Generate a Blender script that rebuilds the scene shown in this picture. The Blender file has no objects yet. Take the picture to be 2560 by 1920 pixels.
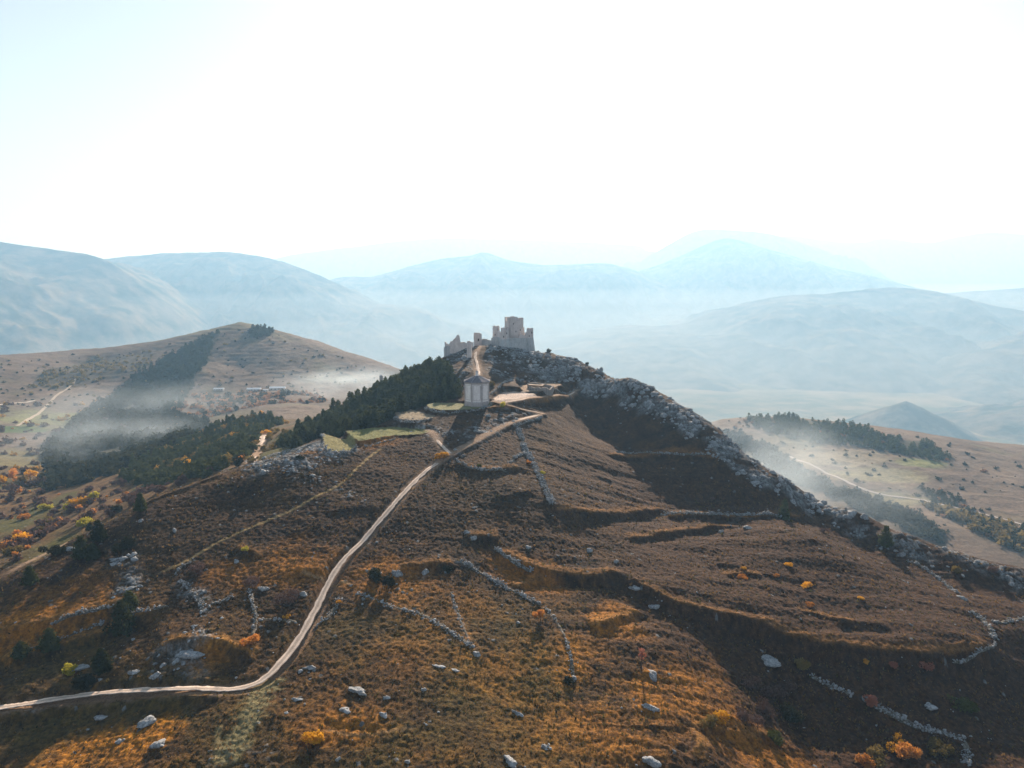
import bpy, math, random
import numpy as np
from mathutils import Vector, Matrix, Euler
R = math.radians
random.seed(7)
SC = bpy.context.scene
# ------------------------------------------------------------------ camera, world, sun, exposure
PITCH = 8.5
FPX, CX, CY = 1535.0, 1106.0, 829.5           # focal length and centre in the 2212 x 1659 working grid
cam = bpy.data.cameras.new('camera')
cam.sensor_width = 36.0
cam.lens = FPX / 2212.0 * 36.0
cam.clip_start = 1.0
cam.clip_end = 60000.0
camo = bpy.data.objects.new('camera', cam)
SC.collection.objects.link(camo)
camo.rotation_euler = (R(90 - PITCH), 0, 0)
SC.camera = camo
SUN_EL, SUN_AZ = 21.0, 6.5                     # azimuth measured from +Y towards +X
w = bpy.data.worlds.new('World')
SC.world = w
w.use_nodes = True
nt = w.node_tree
nt.nodes.clear()
sky = nt.nodes.new('ShaderNodeTexSky')
sky.sky_type = 'NISHITA'
sky.sun_disc = False
sky.sun_elevation = R(SUN_EL)
sky.sun_rotation = R(SUN_AZ)
sky.altitude = 1400
sky.air_density = 1.0
sky.dust_density = 2.5
sky.ozone_density = 1.0
bg = nt.nodes.new('ShaderNodeBackground')
bg.inputs['Strength'].default_value = 0.05
tint = nt.nodes.new('ShaderNodeMix'); tint.data_type = 'RGBA'; tint.blend_type = 'MULTIPLY'
tint.inputs[0].default_value = 1.0
tint.inputs[7].default_value = (0.96, 0.99, 1.07, 1)
wo = nt.nodes.new('ShaderNodeOutputWorld')
hs = nt.nodes.new('ShaderNodeHueSaturation'); hs.inputs['Saturation'].default_value = 0.34
nt.links.new(sky.outputs[0], hs.inputs['Color'])
nt.links.new(hs.outputs[0], tint.inputs[6])
nt.links.new(tint.outputs[2], bg.inputs[0])
nt.links.new(bg.outputs[0], wo.inputs[0])
sl = bpy.data.lights.new('sun', 'SUN')
sl.energy = 5.0
sl.angle = R(0.5)
sl.color = (1.0, 0.86, 0.74)
so = bpy.data.objects.new('sun', sl)
SC.collection.objects.link(so)
sdir = Vector((math.sin(R(SUN_AZ)) * math.cos(R(SUN_EL)), math.cos(R(SUN_AZ)) * math.cos(R(SUN_EL)), math.sin(R(SUN_EL))))
so.rotation_euler = sdir.to_track_quat('Z', 'Y').to_euler()
vs = SC.view_settings
vs.view_transform = 'Standard'; vs.look = 'None'; vs.gamma = 1.0; vs.exposure = 1.36
SC.cycles.volume_bounces = 1
SC.cycles.max_bounces = 6
SC.cycles.diffuse_bounces = 2
SC.cycles.glossy_bounces = 1
SC.cycles.transmission_bounces = 3
SC.cycles.transparent_max_bounces = 8
SC.cycles.volume_max_steps = 128
SC.cycles.use_denoising = True

# ------------------------------------------------------------------ helpers: noise
_rng = np.random.RandomState(11)
_P = _rng.permutation(512)
_G = np.stack([np.cos(np.linspace(0, 2 * np.pi, 512, endpoint=False)), np.sin(np.linspace(0, 2 * np.pi, 512, endpoint=False))], -1)
_G = _G[_rng.permutation(512)]
def perlin(x, y, seed=0):
    x = x + seed * 37.17; y = y + seed * 91.73
    xi = np.floor(x).astype(np.int64); yi = np.floor(y).astype(np.int64)
    fx = x - xi; fy = y - yi
    ux = fx * fx * fx * (fx * (fx * 6 - 15) + 10); uy = fy * fy * fy * (fy * (fy * 6 - 15) + 10)
    def g(ix, iy, dx, dy):
        h = _P[(_P[ix & 511] + iy) & 511]
        v = _G[h]
        return v[..., 0] * dx + v[..., 1] * dy
    a = g(xi, yi, fx, fy); b = g(xi + 1, yi, fx - 1, fy)
    c = g(xi, yi + 1, fx, fy - 1); d = g(xi + 1, yi + 1, fx - 1, fy - 1)
    return (a + (b - a) * ux + ((c + (d - c) * ux) - (a + (b - a) * ux)) * uy) * 1.5
def fbm(x, y, wl, octv=4, gain=0.5, seed=0, ridge=False):
    s = 0; amp = 1.0; f = 1.0 / wl; tot = 0
    for i in range(octv):
        n = perlin(x * f, y * f, seed + i * 3)
        if ridge: n = 1 - 2 * np.abs(n)
        s = s + n * amp; tot += amp; amp *= gain; f *= 2.03
    return s / tot
def cell(x, y, size, seed=0, jit=0.9):
    """Worley noise: distance to nearest feature, second minus first, and a random value of the nearest cell"""
    x = x / size; y = y / size
    xi = np.floor(x).astype(np.int64); yi = np.floor(y).astype(np.int64)
    d1 = np.full(x.shape, 9.0); d2 = np.full(x.shape, 9.0); rv = np.zeros(x.shape)
    for ox in (-1, 0, 1):
        for oy in (-1, 0, 1):
            cx = xi + ox; cy = yi + oy
            h = _P[(_P[(cx + seed * 17) & 511] + cy) & 511]
            h2 = _P[(h + 131) & 511]
            h3 = _P[(h2 + 57) & 511]
            px = cx + 0.5 + (h / 512.0 - 0.5) * jit; py = cy + 0.5 + (h2 / 512.0 - 0.5) * jit
            d = np.hypot(px - x, py - y)
            nearer = d < d1
            d2 = np.where(nearer, d1, np.minimum(d2, d))
            rv = np.where(nearer, h3 / 512.0, rv)
            d1 = np.where(nearer, d, d1)
    return d1, d2 - d1, rv
def sstep(a, b, x):
    t = np.clip((x - a) / (b - a), 0, 1)
    return t * t * (3 - 2 * t)

# ------------------------------------------------------------------ helpers: view rays
_CPI, _SPI = math.cos(R(PITCH)), math.sin(R(PITCH))
def ray(u, v):
    a = (u - CX) / FPX; b = (CY - v) / FPX
    return a, _CPI + b * _SPI, -_SPI + b * _CPI
def W(u, v, y):
    a, b, c = ray(u, v)
    t = y / b
    return (a * t, y, c * t)

# ------------------------------------------------------------------ terrain: control points (u, v, y) turned into ground points
CP = [
 # bottom rows
 (0,1659,150),(200,1659,147),(500,1659,142),(800,1659,140),(1106,1659,140),(1400,1659,143),(1600,1659,152),(1800,1659,160),(2212,1659,165),
 (-300,1659,158),(2500,1659,175),(-300,1525,178),
 (0,1525,170),(150,1505,172),(300,1490,170),(570,1480,168),(150,1600,158),(350,1590,153),(0,1620,157),(500,1580,152),
 (800,1500,163),(1106,1500,166),(1350,1500,168),(1500,1500,171),(1500,1600,152),(1600,1450,187),(1700,1500,186),(1750,1630,165),(1900,1550,179),(2100,1500,191),(2212,1500,196),
 (1106,1350,192),(1300,1400,186),(900,1350,191),(600,1350,193),(400,1400,183),(100,1400,190),(0,1340,203),(220,1340,200),
 (700,1290,205),(700,1200,226),(400,1200,228),(200,1200,233),(0,1290,214),
 (830,1120,247),(1106,1200,232),(1250,1200,236),(1380,1230,228),(1106,1050,272),(950,1000,290),(1000,940,316),
 (700,1050,268),(500,1100,255),(850,980,299),(1250,960,335),(1150,900,350),(1200,1080,268),(1300,1150,252),
 (1400,1080,301),(1400,950,354),(1400,1000,334),(1300,900,391),(1300,950,368),(1550,1050,312),(1350,880,391),(1750,1110,307),(1850,1160,292),(2000,1225,268),(1850,1190,277),(1750,1140,289),(1950,1200,275),(2100,1260,258),(2212,1290,251),(1250,850,418),(1250,882,403),(1500,1000,332),(1500,1090,300),(1600,1100,297),
 (1500,1200,247),(1500,1300,215),(1750,1150,266),(1650,1200,248),(1800,1250,238),(2000,1250,257),(1800,1330,216),(1650,1300,218),
 (1700,1378,203),(1850,1408,197),(2000,1418,197),(2130,1395,205),(2000,1330,220),(2212,1350,225),(2212,1430,208),(1560,1330,208),
 (1450,1380,192),(1550,1400,196),
 # left skyline of the hill
 (0,1245,225),(150,1165,247),(300,1090,265),(400,1050,277),(490,1015,285),(600,985,296),(700,958,310),
 # terraces below the church
 (800,945,316),(930,930,325),(880,897,345),(980,880,356),(1030,868,363),(1100,862,366),(1150,850,385),(1200,835,400),
 # spine up to the castle
 (1030,800,410),(1030,770,445),(1032,745,472),(1080,748,478),(1110,752,478),(1150,762,474),(985,765,462),(950,790,448),(970,850,385),(1000,800,412),
 (1075,785,440),(1100,825,415),(1150,800,432),(1180,835,410),
 # right crest
 (1200,770,470),(1240,775,456),(1290,797,440),(1350,812,410),(1400,838,394),(1450,864,380),(1500,893,366),(1550,928,350),(1600,983,335),
 (1700,1033,320),(1850,1103,300),(1960,1153,285),(2080,1190,274),(2212,1225,265),(2500,1330,245),
 # wooded flank and spur
 (900,795,466),(840,825,470),(800,845,475),(740,872,485),(690,897,500),(640,915,540),(600,918,600),(540,903,640),(480,915,630),(430,938,605),(350,975,570),(250,1005,540),(150,1035,520),
 (900,865,402),(840,885,400),(750,935,372),(690,950,352),(640,960,400),(570,975,385),(500,1003,388),(400,1040,392),(300,1065,392),
 (150,1085,420),(0,1120,420),(0,1190,345),(100,1150,345),(200,1112,340),(330,1060,345),(420,1030,345),
 (-300,1000,520),(-300,1200,300),
 # left valley
 (0,1035,540),(100,1062,540),(200,1010,640),(0,960,720),(100,960,740),(0,900,900),(100,890,950),(250,870,1040),(400,905,920),(330,940,800),(600,855,1090),(480,850,1140),(700,845,1190),(640,880,900),(800,830,1300),
 # left hill
 (520,700,1500),(480,710,1460),(440,730,1400),(400,760,1320),(350,790,1250),(300,815,1180),(260,850,1110),(580,712,1490),(640,730,1470),(700,750,1450),(780,778,1430),(860,797,1420),(520,790,1280),(600,790,1290),(700,810,1290),(440,800,1210),(-500,790,1300),
 # rolling ground left of it
 (0,768,1300),(90,768,1380),(160,757,1480),(250,750,1560),(340,747,1620),(0,820,1150),(150,835,1150),(200,790,1350),(100,800,1260),
 # right hill plateau
 (1560,908,1300),(1630,903,1290),(1700,905,1250),(1850,922,1180),(2000,948,1100),(2100,970,1050),(2212,998,1000),(2500,1040,950),
 (1650,950,1130),(1600,960,1130),(1650,1010,980),(1750,960,1090),(1850,990,990),(1950,1000,960),(1800,1050,880),(1900,1060,850),(2050,1050,860),(1950,1100,780),(2100,1100,780),(2212,1100,780),(2050,1150,700),(2212,1200,640),(2500,1200,640),
]
EXTRA = [(-700,2000,-380),(-200,2000,-420),(-1400,2100,-380),(-900,2500,-850),(0,2500,-850),(900,1700,-420),(300,1700,-430),(1500,1500,-420),(900,2300,-800),(1700,2300,-800),
 (40,560,-85),(40,640,-140),(40,800,-260),(40,1000,-330),(200,760,-290),(150,600,-190),(-120,700,-150),(-150,900,-190),(-60,1000,-240),(-100,1300,-250),(120,1300,-340),
 (0,70,-112),(-90,60,-118),(110,60,-128),(-160,110,-118),(170,110,-132),(-1500,600,-150),(1700,700,-280),(330,420,-230),(420,520,-265),(300,520,-240),(600,430,-260),(260,300,-165)]
pts = [W(*c) for c in CP] + EXTRA
crest = [W(*c) for c in [(1200,770,470),(1290,797,440),(1350,812,410),(1450,864,380),(1550,928,350),(1600,983,335),(1700,1033,320),(1850,1103,300),(1960,1153,285),(2080,1190,274),(2212,1225,265)]]
for x, y, z in crest:                                            # the far side of the right crest drops away
    n = Vector((0.72, 0.69, 0)).normalized() if x > 60 else Vector((0.3, 0.95, 0)).normalized()
    pts += [(x + n.x * 16, y + n.y * 16, z - 10), (x + n.x * 45, y + n.y * 45, z - 40), (x + n.x * 110, y + n.y * 110, z - 95)]
for x, y, z in [W(*c) for c in [(0,1245,225),(150,1165,247),(300,1090,265),(400,1050,277),(490,1015,285),(600,985,296)]]:
    pts += [(x - 12, y + 22, z - 15)]
pts = np.array(pts, float)
def mq(d): return np.sqrt(d * d + 36.0)
_d = np.hypot(pts[:, None, 0] - pts[None, :, 0], pts[:, None, 1] - pts[None, :, 1])
_n = len(pts)
_A = np.zeros((_n + 3, _n + 3)); _A[:_n, :_n] = mq(_d) - np.eye(_n) * 2.0
_A[:_n, _n] = 1; _A[:_n, _n + 1] = pts[:, 0] / 1000; _A[:_n, _n + 2] = pts[:, 1] / 1000
_A[_n, :_n] = 1; _A[_n + 1, :_n] = pts[:, 0] / 1000; _A[_n + 2, :_n] = pts[:, 1] / 1000
_wt = np.linalg.solve(_A, np.concatenate([pts[:, 2], [0, 0, 0]]))
def base_h(x, y):
    x = np.asarray(x, float); y = np.asarray(y, float); sh = x.shape
    x = x.ravel(); y = y.ravel(); out = _wt[_n] + _wt[_n + 1] * x / 1000 + _wt[_n + 2] * y / 1000
    for i in range(_n):
        out += _wt[i] * np.sqrt((x - pts[i, 0]) ** 2 + (y - pts[i, 1]) ** 2 + 36.0)
    return out.reshape(sh)

class Polar:
    """height samples on a polar grid (azimuth x log radius) standing for one ground sheet"""
    def __init__(s, a0, a1, na, r0, r1, nr):
        s.az = np.radians(np.linspace(a0, a1, na)); s.lr0 = math.log(r0); s.dl = (math.log(r1) - s.lr0) / (nr - 1)
        s.r = np.exp(s.lr0 + s.dl * np.arange(nr)); s.na, s.nr = na, nr
        s.X = np.sin(s.az)[:, None] * s.r[None, :]; s.Y = np.cos(s.az)[:, None] * s.r[None, :]
        s.Z = None
    def at(s, x, y):
        x = np.asarray(x, float); y = np.asarray(y, float)
        fa = (np.arctan2(x, y) - s.az[0]) / (s.az[1] - s.az[0]); fr = (np.log(np.hypot(x, y)) - s.lr0) / s.dl
        fa = np.clip(fa, 0, s.na - 1.001); fr = np.clip(fr, 0, s.nr - 1.001)
        i = fa.astype(int); j = fr.astype(int); a = fa - i; b = fr - j; Z = s.Z
        return (Z[i, j] * (1 - a) + Z[i + 1, j] * a) * (1 - b) + (Z[i, j + 1] * (1 - a) + Z[i + 1, j + 1] * a) * b
    def hit(s, u, v, rmax=1e9, rmin=0):
        a, b, c = ray(u, v); h = math.hypot(a, b); slope = c / h
        az = math.atan2(a, b); fa = min(max((az - s.az[0]) / (s.az[1] - s.az[0]), 0), s.na - 1.001); i = int(fa); t = fa - i
        z = s.Z[i] * (1 - t) + s.Z[i + 1] * t
        gap = slope * s.r - z
        ok = (s.r <= rmax) & (s.r >= rmin)
        idx = np.nonzero((gap <= 0) & ok)[0]
        if len(idx):
            j = idx[0]; r = s.r[j]
            if j > 0 and gap[j - 1] > 0:
                f = gap[j - 1] / (gap[j - 1] - gap[j]); r = s.r[j - 1] + (s.r[j] - s.r[j - 1]) * f
        else:
            g = np.where(ok, gap / s.r, 1e9); r = s.r[int(np.argmin(g))]
        return (math.sin(az) * r, math.cos(az) * r)
def wxy(p, g, **k): return np.array([g.hit(u, v, **k) for u, v in p])
def dens(poly, step=3.0):
    out = []
    for a, b in zip(poly[:-1], poly[1:]):
        n = max(1, int(np.hypot(*(b - a)) / step))
        for i in range(n): out.append(a + (b - a) * i / n)
    out.append(poly[-1]); return np.array(out)
def smooth(poly, k=2):
    """Chaikin corner cutting"""
    p = np.asarray(poly, float)
    for _ in range(k):
        q = np.empty((2 * len(p) - 2, p.shape[1])); q[0::2] = p[:-1] * 0.75 + p[1:] * 0.25; q[1::2] = p[:-1] * 0.25 + p[1:] * 0.75
        p = np.concatenate([p[:1], q, p[-1:]])
    return p
def near_line(X, Y, poly):
    """signed distance (positive on the left of the walking direction), and parameter 0..1 along the line"""
    best = np.full(X.shape, 1e9); sg = np.zeros(X.shape); tt = np.zeros(X.shape)
    L = np.concatenate([[0], np.cumsum(np.hypot(*np.diff(poly, axis=0).T))])
    for i in range(len(poly) - 1):
        ax, ay = poly[i]; bx, by = poly[i + 1]; dx, dy = bx - ax, by - ay; l2 = dx * dx + dy * dy + 1e-9
        t = np.clip(((X - ax) * dx + (Y - ay) * dy) / l2, 0, 1)
        ex = X - ax - t * dx; ey = Y - ay - t * dy; d = np.hypot(ex, ey)
        m = d < best
        best = np.where(m, d, best); sg = np.where(m, np.sign(dx * ey - dy * ex), sg); tt = np.where(m, (L[i] + t * (L[i + 1] - L[i])) / L[-1], tt)
    return best * sg, tt
def inside(X, Y, poly):
    c = np.zeros(X.shape, bool); n = len(poly)
    for i in range(n):
        x1, y1 = poly[i]; x2, y2 = poly[(i + 1) % n]
        if y1 == y2: continue
        m = ((y1 > Y) != (y2 > Y)) & (X < (x2 - x1) * (Y - y1) / (y2 - y1) + x1)
        c ^= m
    return c
def bbox_idx(X, Y, poly, pad):
    return np.nonzero((X > poly[:, 0].min() - pad) & (X < poly[:, 0].max() + pad) & (Y > poly[:, 1].min() - pad) & (Y < poly[:, 1].max() + pad))[0]
def poly_sd(X, Y, poly):
    """signed distance to a closed polygon, positive inside"""
    d, _ = near_line(X, Y, np.vstack([poly, poly[:1]]))
    return np.where(inside(X, Y, poly), 1, -1) * np.abs(d)

QUICK = False
g0 = Polar(-46, 46, 320, 118, 2700, 620)      # coarse ground used to lay out the features
g0.Z = base_h(g0.X, g0.Y)
# ------------------------------------------------------------------ helpers: objects and materials
def link(o): SC.collection.objects.link(o); return o
def props(o, label=None, cat=None, group=None, kind=None):
    if label: o['label'] = label
    if cat: o['category'] = cat
    if group: o['group'] = group
    if kind or cat: o['kind'] = kind or 'thing'
    return o
def mesh_np(name, V, F, mat=None, col=None, shade=False):
    """mesh from arrays; F is (n,3) or (n,4)"""
    V = np.asarray(V, np.float32); F = np.asarray(F, np.int32); k = F.shape[1]
    me = bpy.data.meshes.new(name)
    me.vertices.add(len(V)); me.vertices.foreach_set('co', V.ravel())
    me.loops.add(F.size); me.loops.foreach_set('vertex_index', F.ravel())
    me.polygons.add(len(F)); me.polygons.foreach_set('loop_start', np.arange(0, F.size, k, dtype=np.int32))
    try: me.polygons.foreach_set('loop_total', np.full(len(F), k, np.int32))
    except Exception: pass
    if shade: me.polygons.foreach_set('use_smooth', np.ones(len(F), bool))
    me.update(calc_edges=True)
    if col is not None:
        a = me.attributes.new('Col', 'FLOAT_COLOR', 'POINT')
        c = np.ones((len(V), 4), np.float32); c[:, :3] = col; a.data.foreach_set('color', c.ravel())
    if mat: me.materials.append(mat)
    return me
def obj(name, me, parent=None, loc=None):
    o = bpy.data.objects.new(name, me); link(o)
    if parent: o.parent = parent
    if loc is not None: o.location = loc
    return o
def principled(name, rough=0.9, spec=0.2):
    m = bpy.data.materials.new(name); m.use_nodes = True
    t = m.node_tree; b = t.nodes['Principled BSDF']
    b.inputs['Roughness'].default_value = rough
    b.inputs['Specular IOR Level'].default_value = spec
    return m, t, b
def noise_node(t, scale, detail=4, rough=0.6, vec=None):
    n = t.nodes.new('ShaderNodeTexNoise'); n.inputs['Scale'].default_value = scale
    n.inputs['Detail'].default_value = detail; n.inputs['Roughness'].default_value = rough
    if vec is not None: t.links.new(vec, n.inputs['Vector'])
    return n
def ground_mat(name, fine, bump, cvar=0.35, coarse=None):
    """vertex colour (the real colour of the ground) broken up by fine procedural noise, plus bump"""
    m, t, b = principled(name, 0.95, 0.1)
    at = t.nodes.new('ShaderNodeAttribute'); at.attribute_name = 'Col'
    geo = t.nodes.new('ShaderNodeNewGeometry')
    n1 = noise_node(t, fine, 5, 0.7, geo.outputs['Position'])
    r = t.nodes.new('ShaderNodeMapRange'); r.inputs[1].default_value = 0.3; r.inputs[2].default_value = 0.7
    r.inputs[3].default_value = 1 - cvar; r.inputs[4].default_value = 1 + cvar
    t.links.new(n1.outputs[0], r.inputs[0])
    mx = t.nodes.new('ShaderNodeMix'); mx.data_type = 'RGBA'; mx.blend_type = 'MULTIPLY'; mx.inputs[0].default_value = 1
    t.links.new(at.outputs['Color'], mx.inputs[6]); t.links.new(r.outputs[0], mx.inputs[7])
    t.links.new(mx.outputs[2], b.inputs['Base Color'])
    bp = t.nodes.new('ShaderNodeBump'); bp.inputs['Distance'].default_value = bump; bp.inputs['Strength'].default_value = 1
    n2 = noise_node(t, fine * 0.55, 6, 0.75, geo.outputs['Position'])
    t.links.new(n2.outputs[0], bp.inputs['Height']); t.links.new(bp.outputs[0], b.inputs['Normal'])
    return m
def mix3(c, k, m):
    m = m[..., None]
    return c * (1 - m) + np.array(k) * m

# ------------------------------------------------------------------ near hill: terraces, pads, tracks
# lips of terraces, walked left to right in the photo with the low side towards the camera: (pixels, drop above, drop below, reach up, reach down)
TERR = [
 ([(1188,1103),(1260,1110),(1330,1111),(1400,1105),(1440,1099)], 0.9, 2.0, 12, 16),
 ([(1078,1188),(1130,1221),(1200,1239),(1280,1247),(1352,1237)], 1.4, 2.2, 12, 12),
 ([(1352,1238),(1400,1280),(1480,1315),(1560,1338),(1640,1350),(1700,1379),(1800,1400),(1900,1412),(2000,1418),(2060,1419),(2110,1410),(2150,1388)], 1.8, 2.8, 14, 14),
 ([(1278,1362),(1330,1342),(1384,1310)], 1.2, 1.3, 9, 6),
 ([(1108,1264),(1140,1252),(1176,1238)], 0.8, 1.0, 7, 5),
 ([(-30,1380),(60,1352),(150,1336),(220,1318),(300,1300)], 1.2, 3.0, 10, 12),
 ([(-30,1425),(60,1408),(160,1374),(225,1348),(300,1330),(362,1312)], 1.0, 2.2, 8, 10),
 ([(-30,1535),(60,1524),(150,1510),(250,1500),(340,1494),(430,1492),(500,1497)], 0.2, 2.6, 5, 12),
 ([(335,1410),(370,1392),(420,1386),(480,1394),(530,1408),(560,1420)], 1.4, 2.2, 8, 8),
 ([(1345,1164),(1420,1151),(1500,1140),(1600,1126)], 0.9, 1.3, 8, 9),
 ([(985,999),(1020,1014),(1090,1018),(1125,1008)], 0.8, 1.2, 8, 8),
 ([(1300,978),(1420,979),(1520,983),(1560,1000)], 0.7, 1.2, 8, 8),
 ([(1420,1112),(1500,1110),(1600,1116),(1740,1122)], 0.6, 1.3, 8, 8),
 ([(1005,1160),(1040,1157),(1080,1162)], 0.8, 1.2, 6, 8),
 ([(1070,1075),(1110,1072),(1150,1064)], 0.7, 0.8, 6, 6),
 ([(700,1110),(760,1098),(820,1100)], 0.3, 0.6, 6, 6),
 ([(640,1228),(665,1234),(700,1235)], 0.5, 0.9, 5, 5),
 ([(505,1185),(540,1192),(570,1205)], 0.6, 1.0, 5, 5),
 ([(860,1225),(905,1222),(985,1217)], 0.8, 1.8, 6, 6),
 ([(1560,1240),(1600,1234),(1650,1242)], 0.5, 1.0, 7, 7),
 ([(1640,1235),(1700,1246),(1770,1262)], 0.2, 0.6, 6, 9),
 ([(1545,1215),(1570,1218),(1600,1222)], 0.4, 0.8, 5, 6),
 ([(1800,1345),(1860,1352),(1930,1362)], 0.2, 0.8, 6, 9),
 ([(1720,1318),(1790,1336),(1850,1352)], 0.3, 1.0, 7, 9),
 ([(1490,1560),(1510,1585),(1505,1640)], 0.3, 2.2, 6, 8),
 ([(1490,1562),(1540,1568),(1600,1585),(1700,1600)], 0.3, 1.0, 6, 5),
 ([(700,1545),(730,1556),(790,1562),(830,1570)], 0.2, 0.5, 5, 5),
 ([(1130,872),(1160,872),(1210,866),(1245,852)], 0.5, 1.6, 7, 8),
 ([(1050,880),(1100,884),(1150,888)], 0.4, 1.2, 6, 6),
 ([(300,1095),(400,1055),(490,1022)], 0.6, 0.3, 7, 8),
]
PADS = [
 ([(920,880),(940,872),(985,866),(1060,865),(1066,876),(1030,885),(1000,889),(955,892),(925,888)], 0.3, 0.9),
 ([(850,900),(870,890),(915,886),(942,893),(936,902),(895,911),(862,909)], 0.5, 0.9),
 ([(696,958),(735,948),(768,944),(772,960),(758,976),(722,979),(700,972)], 0.6, 0.9),
 ([(745,944),(800,926),(850,915),(920,922),(934,932),(905,940),(850,944),(800,957),(772,962)], 0.5, 1.0),
 ([(1064,858),(1085,836),(1115,838),(1150,850),(1165,862),(1130,869),(1085,874),(1066,868)], 0.1, 1.5),
 ([(1118,828),(1160,822),(1205,832),(1215,846),(1170,852),(1130,844)], 0.6, 1.5),
]
TRACK = [(-40,1533),(0,1527),(60,1518),(150,1503),(250,1492),(340,1486),(430,1482),(500,1486),(550,1477),(590,1449),(640,1390),(680,1322),(708,1262),(738,1212),(790,1160),(850,1092),(900,1032),(945,998),(985,975),(1020,958),(1060,935),(1100,913),(1148,900),(1170,895)]
ROADS = {   # name -> (pixels, half width in metres, label)
 'dirt_track': (TRACK, 1.05),
 'terrace_path': ([(926,926),(934,934),(945,951),(960,966),(972,980)], 0.8),
 'stony_path': ([(1168,895),(1130,884),(1098,878),(1066,869)], 0.7),
 'yard_path': ([(1088,872),(1120,870),(1160,864),(1205,855),(1245,838)], 0.9),
 'castle_path': ([(1034,812),(1033,797),(1030,783),(1026,768),(1030,756),(1036,745)], 0.9),
 'gravel_road': ([(541,998),(552,980),(560,962),(566,948),(573,936)], 2.6),
}
def terrace(X, Y, Z, poly, hu, hl, Lu, Ll):
    p = smooth(wxy(poly, g0), 2)
    I = bbox_idx(X, Y, p, 30)
    if len(I) == 0: return
    x, y = X[I], Y[I]
    wob = perlin(x / 6, y / 6, 5) * 0.9 + perlin(x / 2.2, y / 2.2, 9) * 0.35
    sd, t = near_line(x, y, p)
    sd = sd + wob
    tp = sstep(0, 0.12, t) * sstep(1, 0.88, t)
    fall = sstep(34, 22, np.abs(sd))
    wgt = sstep(-0.8 - 1.3 * hl, 0.2, sd)
    Z[I] += tp * fall * (wgt * hu * np.exp(-np.maximum(sd, 0) / Lu) - (1 - wgt) * hl * np.exp(-np.maximum(-sd, 0) / Ll))
def near_features(X, Y, Z):
    r = np.hypot(X, Y); I = np.nonzero(r < 640)[0]; x, y = X[I], Y[I]
    fall = sstep(640, 520, r[I])
    Z[I] += fall * (fbm(x, y, 42, 4, 0.5, 1) * 1.3)
    # small benches that follow the contours on the slopes
    rs = sstep(-10, 40, x) * sstep(360, 320, y)
    bench = perlin(x / 45, y / 7.5, 21) * 0.8 + perlin(x / 24, y / 3.8, 22) * 0.4
    Z[I] += fall * (0.25 + 0.75 * rs) * (bench * (0.9 + 0.5 * perlin(x / 60, y / 60, 24)) + rs * perlin(x / 14, y / 2.4, 23) * 0.10)
    for p, hu, hl, lu, ll in TERR: terrace(X, Y, Z, p, hu, hl, lu, ll)
    for p, off, edge in PADS:
        w_ = wxy(p, g0); zt = float(np.mean(g0.at(w_[:, 0], w_[:, 1]))) + off
        J = bbox_idx(X, Y, w_, 6)
        if len(J) == 0: continue
        sd = poly_sd(X[J], Y[J], w_) + perlin(X[J] / 3, Y[J] / 3, 4) * 0.5
        k = sstep(-edge, 0.4, sd)
        Z[J] += k * (zt + 0.1 * perlin(X[J] / 5, Y[J] / 5, 2) - Z[J])
# rocky ground: polygons in the photo -> ground areas with blocky relief; (pixels, strength, block size)
ROCK = [
 ([(1160,762),(1235,766),(1300,796),(1350,804),(1400,823),(1450,848),(1500,882),(1550,918),(1590,955),(1640,1000),(1700,1030),(1780,1068),(1850,1105),(1850,1122),(1790,1108),(1700,1075),(1620,1040),(1560,1000),(1520,965),(1470,925),(1420,905),(1370,880),(1310,850),(1240,838),(1190,825),(1150,800),(1140,780)], 1.0, 3.0),
 ([(1050,745),(1060,735),(1160,745),(1165,768),(1110,775),(1060,770)], 1.0, 3.0),
 ([(1045,775),(1130,775),(1160,800),(1200,830),(1130,822),(1080,815),(1055,800)], 0.45, 2.4),
 ([(950,790),(985,750),(1025,745),(1020,800),(1000,840),(975,830)], 0.55, 2.6),
 ([(485,1018),(560,992),(610,975),(690,955),(705,975),(770,972),(745,1000),(660,1012),(600,1022),(540,1032)], 0.8, 2.0),
 ([(1900,1145),(2000,1170),(2100,1200),(2212,1240),(2212,1275),(2100,1245),(2000,1215),(1940,1195)], 0.6, 2.2),
 ([(1700,1060),(1850,1125),(1940,1165),(1930,1190),(1830,1150),(1720,1095)], 0.45, 2.2),
 ([(1040,905),(1110,880),(1150,890),(1080,930),(1000,985),(985,960)], 0.4, 2.0),
 ([(405,1330),(440,1310),(472,1335),(468,1385),(440,1395),(415,1375)], 0.75, 1.6),
 ([(345,1402),(400,1396),(440,1412),(440,1440),(390,1450),(350,1430)], 0.9, 2.2),
 ([(395,1245),(430,1262),(450,1300),(470,1330),(440,1330),(410,1290),(385,1262)], 0.5, 1.4),
 ([(245,1205),(285,1190),(298,1205),(290,1232),(262,1232)], 0.8, 2.4),
 ([(265,1240),(310,1248),(300,1275),(262,1300),(255,1285),(275,1262)], 0.75, 2.0),
 ([(860,1228),(905,1224),(985,1219),(985,1232),(930,1236),(870,1240)], 0.9, 1.6),
 ([(600,1000),(680,1030),(740,1050),(800,1085),(770,1090),(690,1060),(610,1030)], 0.25, 1.8),
 ([(850,905),(935,905),(1000,930),(960,950),(880,935),(850,920)], 0.45, 1.7),
 ([(480,1640),(530,1560),(545,1590),(515,1650),(500,1659)], 0.3, 1.2),
 ([(920,1530),(950,1535),(952,1570),(935,1585),(915,1570)], 0.8, 1.5),
 ([(560,1620),(590,1600),(600,1659),(560,1659)], 0.35, 1.2),
]
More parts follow.
